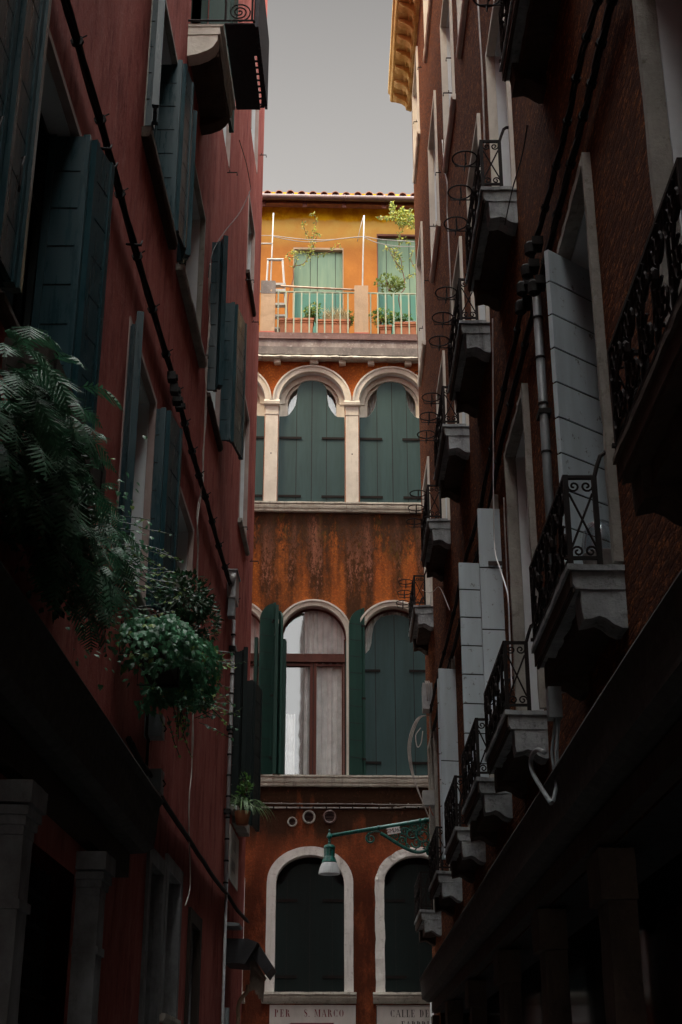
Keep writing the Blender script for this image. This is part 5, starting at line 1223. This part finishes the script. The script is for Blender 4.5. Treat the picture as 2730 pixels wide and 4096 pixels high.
vine('thin vine trained over the left green terrace door', [(350, 1190), (360, 1000), (400, 860), (405, 760), (480, 735), (535, 660), (560, 560), (575, 460)],
     [[(535, 660), (600, 660), (680, 640), (730, 610), (790, 570)], [(540, 650), (480, 640), (420, 640), (400, 680), (350, 670)], [(560, 560), (520, 500), (490, 440), (485, 405)], [(575, 460), (590, 380), (565, 315)], [(545, 620), (580, 560), (600, 500), (620, 490)], [(405, 760), (430, 700), (410, 640), (390, 630)]], 11, -.95, 'olive_leaf', .07, 3, .075, 'yellow_leaf')
vine('tall vine with a yellow leafy head beside the right terrace door', [(1300, 1160), (1270, 1010), (1320, 930), (1300, 790), (1235, 700), (1250, 630), (1275, 580), (1268, 500), (1300, 440), (1255, 400)],
     [[(1300, 790), (1270, 760), (1230, 690), (1180, 600)], [(1320, 860), (1360, 830), (1410, 815)], [(1275, 530), (1330, 540), (1360, 560)], [(1240, 640), (1210, 600), (1160, 610)], [(1260, 400), (1190, 360), (1100, 345)], [(1300, 790), (1290, 700), (1270, 660)], [(1400, 760), (1370, 690), (1390, 620)]], 12, -.75, 'olive_leaf', .065, 3, .075, 'yellow_leaf',
     [(1320, 350, 75, 70, 330), (1225, 290, 30, 50, 60), (1215, 245, 10, 25, 14), (1180, 355, 70, 18, 50), (1295, 290, 16, 30, 30), (1390, 400, 50, 50, 110)])
m = MB(None); vt(m, catmull([zT(x, y, -.2) for x, y in ((1420, 1210), (1340, 1212), (1308, 1225), (1312, 1270), (1335, 1305), (1365, 1318))], 5), .014, 6); tag(m.build('garden_hose', 'white_paint', smooth=True), 'white hose curling over the planter at the right terrace end', 'hose')
# ================================================================== plants on the pink wall
def wood_box(name, a0, a1, o0, o1, z0, z1, lab):
    th = thing(name, lab, 'window box', L(a0, o0, z0), 'window boxes on the pink wall'); m = MB(L); m.box(a0, a1, o0, o0+.02, z0, z1); m.box(a0, a1, o1-.02, o1, z0, z1); m.box(a0, a0+.02, o0+.021, o1-.021, z0, z1); m.box(a1-.02, a1, o0+.021, o1-.021, z0, z1); m.box(a0+.021, a1-.021, o0+.021, o1-.021, z0, z0+.02); m.build('box', 'dark_timber', th)
    m = MB(L); m.box(a0+.022, a1-.022, o0+.022, o1-.022, z1-.05, z1-.03); m.build('soil', 'pebbled_soil', th)
    for a in (a0+.15, a1-.15): m = MB(L); m.tube([(a, 0, z1+.05), (a, 0, z0-.02), (a, o1, z0-.02), (a, o1+.01, z1)], .008, 5); m.build('bracket', 'iron', th)
wood_box('window_box', 6.6, 8.3, .08, .32, 5.2, 5.42, 'dark window box hidden under the big fern')
def frond(m, base, d, length, droop, r, pairs=17, wmax=.30):
    """fern frond: arching midrib with tapering paired leaflets that are themselves toothed"""
    d = d.normalized(); P = [Vector(base)]; v = d.copy(); st = length/pairs
    for i in range(pairs):
        v = (v+Vector((0, 0, -droop/pairs*(1+i*.08)))).normalized(); P.append(P[-1]+v*st)
    vt(m, P, [.004*(1-.7*i/pairs) for i in range(pairs+1)], 3)
    for i in range(2, pairs):
        f = i/pairs; w = length*wmax*math.sin(PI*min(1, .18+.86*f)**1.1)*(.9+.2*r.random())
        if w < .004: continue
        t = (P[i+1]-P[i-1]).normalized(); side = t.cross(Vector((0, 0, 1))+rv(r)*.05); side = side.normalized() if side.length > .01 else Vector((1, 0, 0)); nn = side.cross(t).normalized()
        for s in (-1, 1):
            dl = (side*s+t*.55-nn*.25*(1 if nn.z > 0 else -1)).normalized(); q0 = P[i]; q1 = q0+dl*w; hw = st*.42; b = len(m.v)
            m.v += [q0-t*hw*.8, q0+t*hw*.8, q0+dl*w*.35+t*hw*.85, q0+dl*w*.7+t*hw*.55, q1, q0+dl*w*.7-t*hw*.35, q0+dl*w*.35-t*hw*.6]
            m.f += [(b, b+1, b+2, b+6), (b+6, b+2, b+3, b+5), (b+5, b+3, b+4)]; m.mi += [m.m]*3
r = random.Random(21)
fn = thing('hanging_fern', 'large dark fern spilling from the first window box on the pink wall', 'fern', L(7.4, .2, 5.3)); mf = MB(None)
for k in range(250):
    a = r.uniform(5.9, 8.6); lay = r.random(); o_ = r.uniform(.10, .42); z = 5.16-lay*.66+r.uniform(-.08, .1)+.06*math.sin(a*3)
    sd = r.uniform(-1, 1); up = .35-lay*.8+r.uniform(-.3, .3)
    frond(mf, L(a, o_, z), Vector((.9*r.uniform(.2, 1), sd*.9-.25, up)), r.uniform(.20, .38), r.uniform(1.3, 2.4), r, pairs=r.choice((11, 12, 13)), wmax=.40)
for k in range(20):
    a = r.uniform(6.3, 8.5); frond(mf, L(a, r.uniform(.1, .3), r.uniform(5.1, 5.25)), Vector((r.uniform(-.2, .7), r.uniform(-.6, .8), 1.1)), r.uniform(.18, .34), r.uniform(1.0, 2.0), r, pairs=15, wmax=.24)
mf.build('fronds', 'fern_leaf', fn, recalc=False)
bush('shrub', 'dense dark undergrowth hanging below the big fern', L(7.2, .16, 4.78), (.26, 1.25, .40), 2600, .075, 'shrub_leaf', 31, clumps=22, cat='plant')
def ivy_leaf(m, p, d, nrm, s):
    d = d.normalized(); sx = d.cross(nrm); sx = sx.normalized() if sx.length > 1e-4 else d.orthogonal().normalized(); nn = sx.cross(d)
    out = [(0, 0), (.42, -.08), (.50, .22), (.30, .42), (.42, .62), (.14, .66), (0, 1.08), (-.14, .66), (-.42, .62), (-.30, .42), (-.50, .22), (-.42, -.08)]
    b = len(m.v); m.v += [p+sx*x*s+d*y*s-nn*(abs(x)*.25+y*y*.12)*s for x, y in out]+[p+d*.35*s]
    for i in range(12): m.f.append((b+12, b+i, b+(i+1) % 12)); m.mi.append(m.m)
wood_box('window_box', 10.7, 11.9, .10, .34, 5.02, 5.22, 'dark window box under the bright ivy below the second window')
wood_box('window_box', 12.2, 13.2, .10, .30, 5.3, 5.5, 'dark window box holding the clipped dark shrub, beyond the ivy')
r = random.Random(44)
iv = thing('ivy_plant', 'bright green ivy cascading from a window box on the pink wall', 'ivy', L(11.3, .2, 5.1)); mi = MB(None)
cen = L(11.30, .24, 5.06)
for k in range(2500):
    th_ = r.uniform(0, 2*PI); ph = r.uniform(-.75, 1.35); rr = 1+r.uniform(-.16, .06)
    q = Vector((math.cos(th_)*math.cos(ph)*.44*rr*(1+.12*math.sin(th_*4+ph*3)), math.sin(th_)*math.cos(ph)*.85*rr, math.sin(ph)*(.27 if ph > 0 else .34)*rr*(1+.15*math.sin(th_*3)))); p = cen+q+Vector((.04, 0, .04*math.sin(th_*5)))
    if p.x < XL0+KL*p.y+.02: continue
    nrm = Vector((q.x/.34, q.y/.72, q.z/.34+.5)).normalized(); dn = Vector((q.x*.8, q.y*.3-.1, -.8))+rv(r)*.45
    mi.m = 1 if r.random() < .06 else 0
    ivy_leaf(mi, p, dn, nrm+rv(r)*.6, r.uniform(.036, .070))
def tendril(m, st, p, d, n, r, size=.045):
    P = [Vector(p)]; v = Vector(d).normalized()
    for i in range(n): v = (v+rv(r)*.18+Vector((0, 0, .02 if i > n*.5 else -.06))).normalized(); P.append(P[-1]+v*.045)
    vt(st, P, .0035, 4)
    for i, q in enumerate(P[1:]):
        if r.random() < .8: m.m = 1 if (i > n*.3 and r.random() < .7) else 0; ivy_leaf(m, q, v*.5+rv(r)*.8+Vector((0, -.2, -.2)), Vector((0, -.5, .8))+rv(r)*.5, size*(1-.4*i/n)*r.uniform(.8, 1.15))
st = MB(None)
for k in range(24): tendril(mi, st, cen+Vector((.30, r.uniform(-.1, .6), r.uniform(-.45, .25))), (1, r.uniform(-.2, .5), r.uniform(-.25, .35)), r.randrange(5, 10), r)
for k in range(12): tendril(mi, st, cen+Vector((r.uniform(0, .25), r.uniform(-.7, .6), -.30)), (.3, r.uniform(-.3, .3), -1), r.randrange(4, 10), r)
mi.build('leaves', ['ivy_leaf', 'ivy_tip'], iv, recalc=False); st.build('stem', 'shrub_leaf', iv)
sh = bush('shrub', 'clipped dark green shrub just above the bright ivy on the pink wall', L(12.1, .28, 5.72), (.34, .95, .18), 1900, .065, 'shrub_leaf', 52, clumps=16, mats2='fern_leaf')
iv2 = thing('ivy_plant', 'thin pale ivy trails reaching out below the big fern', 'ivy', L(8.7, .2, 5.1)); mi = MB(None); st = MB(None); c2 = L(8.75, .3, 4.95)
for k in range(30): tendril(mi, st, c2+Vector((r.uniform(-.15, .18), r.uniform(-.5, .5), r.uniform(-.30, .42))), (1, r.uniform(-.1, .7), r.uniform(-.25, .25)), r.randrange(4, 10), r, .04)
for k in range(560):
    p = c2+Vector((r.gauss(-.02, .12), r.gauss(0, .32), r.gauss(-.05, .26)));
    if p.x > XL0+KL*p.y+.03: mi.m = 1 if r.random() < .12 else 0; ivy_leaf(mi, p, Vector((.5, -.2, -.8))+rv(r)*.6, Vector((.5, -.4, .6))+rv(r)*.4, r.uniform(.025, .045))
mi.build('leaves', ['ivy_leaf', 'ivy_tip'], iv2, recalc=False); st.build('stem', 'shrub_leaf', iv2)
# spider plant near the corner
a, z = onL(965, 3240, .2); a = min(a, 21.2); c = L(a, .22, z)
spd = thing('spider_plant', 'arching spider plant at the last pink wall window above the street sign', 'plant', c-Vector((0, 0, .2))); m = MB(None)
for k in range(80):
    th_ = r.uniform(0, 2*PI); v = Vector((math.cos(th_)*.6+.25, math.sin(th_)*.6-.2, 1.2)); P = [c+rv(r)*.03]; n = 9; ln = r.uniform(.25, .62)/n
    for i in range(n): v = (v.normalized()+Vector((0, 0, -.30))); P.append(P[-1]+v.normalized()*ln)
    s = Vector((-math.sin(th_), math.cos(th_), 0)); b = len(m.v)
    for i, p in enumerate(P): w = .010*(1-(i/n)**2)+.001; m.v += [p-s*w, p+s*w]
    for i in range(n): m.f.append((b+2*i, b+2*i+1, b+2*i+3, b+2*i+2)); m.mi.append(0)
m.build('leaves', 'spider_leaf', spd, recalc=False)
m = MB(None); m.lathe(c-Vector((0, 0, .2)), [(0, 0), (.08, 0), (.11, .18), (.1, .18), (0, .17)], 14); m.build('pot', 'terracotta', spd, smooth=True)
bush('shrub', 'small leafy plant above the spider plant by the last shutter', c+Vector((.02, 0, .32)), (.1, .12, .16), 110, .08, 'terrace_leaf', 61, clumps=5)
# ================================================================== unseen blocks added behind the viewer to darken the alley and shape window reflections
pb = thing('unseen_blocker', 'unseen added blocks behind the viewer that hold light off the alley', 'building', (0, -5, 0))
m = MB(W); m.box(-13, .25, -10, -1.05, 3.6, 13.4); m.box(.251, 3.4, -6, -1.05, 3.6, 20.5); m.box(3.401, 13, -10, -1.05, 3.2, 9.5); m.build('wall', 'stained_stone', pb)
m = MB(W); m.box(-13, -2.6, -10, -1.06, 0, 3.199); m.box(2.2, 13, -10, -1.06, 0, 3.199); m.build('blocker_base', 'old_brick', pb)
# ================================================================== light
SUN_EL, SUN_AZ = math.radians(56), math.radians(233)   # azimuth clockwise from +Y
world = bpy.data.worlds.new('World'); scene.world = world; world.use_nodes = True; nt = world.node_tree; nt.nodes.clear(); n = N(nt)
out = n.n('ShaderNodeOutputWorld'); bg = n.n('ShaderNodeBackground'); sky = n.n('ShaderNodeTexSky'); sky.sky_type = 'NISHITA'; sky.sun_disc = False
sky.sun_elevation = SUN_EL; sky.sun_rotation = SUN_AZ; sky.air_density = 1.0; sky.dust_density = 3.0
tc = n.n('ShaderNodeTexCoord'); sep = n.n('ShaderNodeSeparateXYZ'); n.lk(tc.outputs['Generated'], sep.inputs[0])
# overcast layer: dull ahead, brighter toward the veiled sun behind the viewer
ahead = n.mrange(sep.outputs[1], -.35, .62, 1, 0)
elev = n.mrange(sep.outputs[2], .565, .70, 1, 0)
cloud = n.math('ADD', n.math('ADD', 1.75, n.math('MULTIPLY', elev, 1.45)), n.math('MULTIPLY', ahead, 26.0))
zen = n.mrange(sep.outputs[2], .74, .93, 0, 44.0)
cn_ = n.noise(tc.outputs['Generated'], 2.2, 4, .5)
cloud = n.math('MULTIPLY', cloud, n.mrange(cn_, .3, .7, .94, 1.06))
cc = n.n('ShaderNodeCombineXYZ')
for i, (k, k2) in enumerate(((1.05, .97), (1.0, 1.0), (.94, 1.0))): n.lk(n.math('ADD', n.math('MULTIPLY', cloud, k), n.math('MULTIPLY', zen, k2)), cc.inputs[i])
n.lk(n.mix(.95, sky.outputs[0], cc.outputs[0]), bg.inputs[0]); bg.inputs[1].default_value = .1; n.lk(bg.outputs[0], out.inputs[0])
sl_ = bpy.data.lights.new('sun', 'SUN'); sl_.energy = 3.0; sl_.angle = math.radians(12); sl_.color = (1, .76, .46); so = bpy.data.objects.new('sun', sl_); COL.objects.link(so)
d = Vector((math.sin(SUN_AZ)*math.cos(SUN_EL), math.cos(SUN_AZ)*math.cos(SUN_EL), math.sin(SUN_EL))); so.rotation_euler = (-d).to_track_quat('-Z', 'Y').to_euler(); so.location = d*60
vs = scene.view_settings; vs.view_transform = 'Standard'; vs.look = 'None'; vs.gamma = 1; vs.exposure = .75
scene.cycles.max_bounces = 6; scene.cycles.diffuse_bounces = 4; scene.cycles.glossy_bounces = 3; scene.cycles.transparent_max_bounces = 8
scene.cycles.use_denoising = True
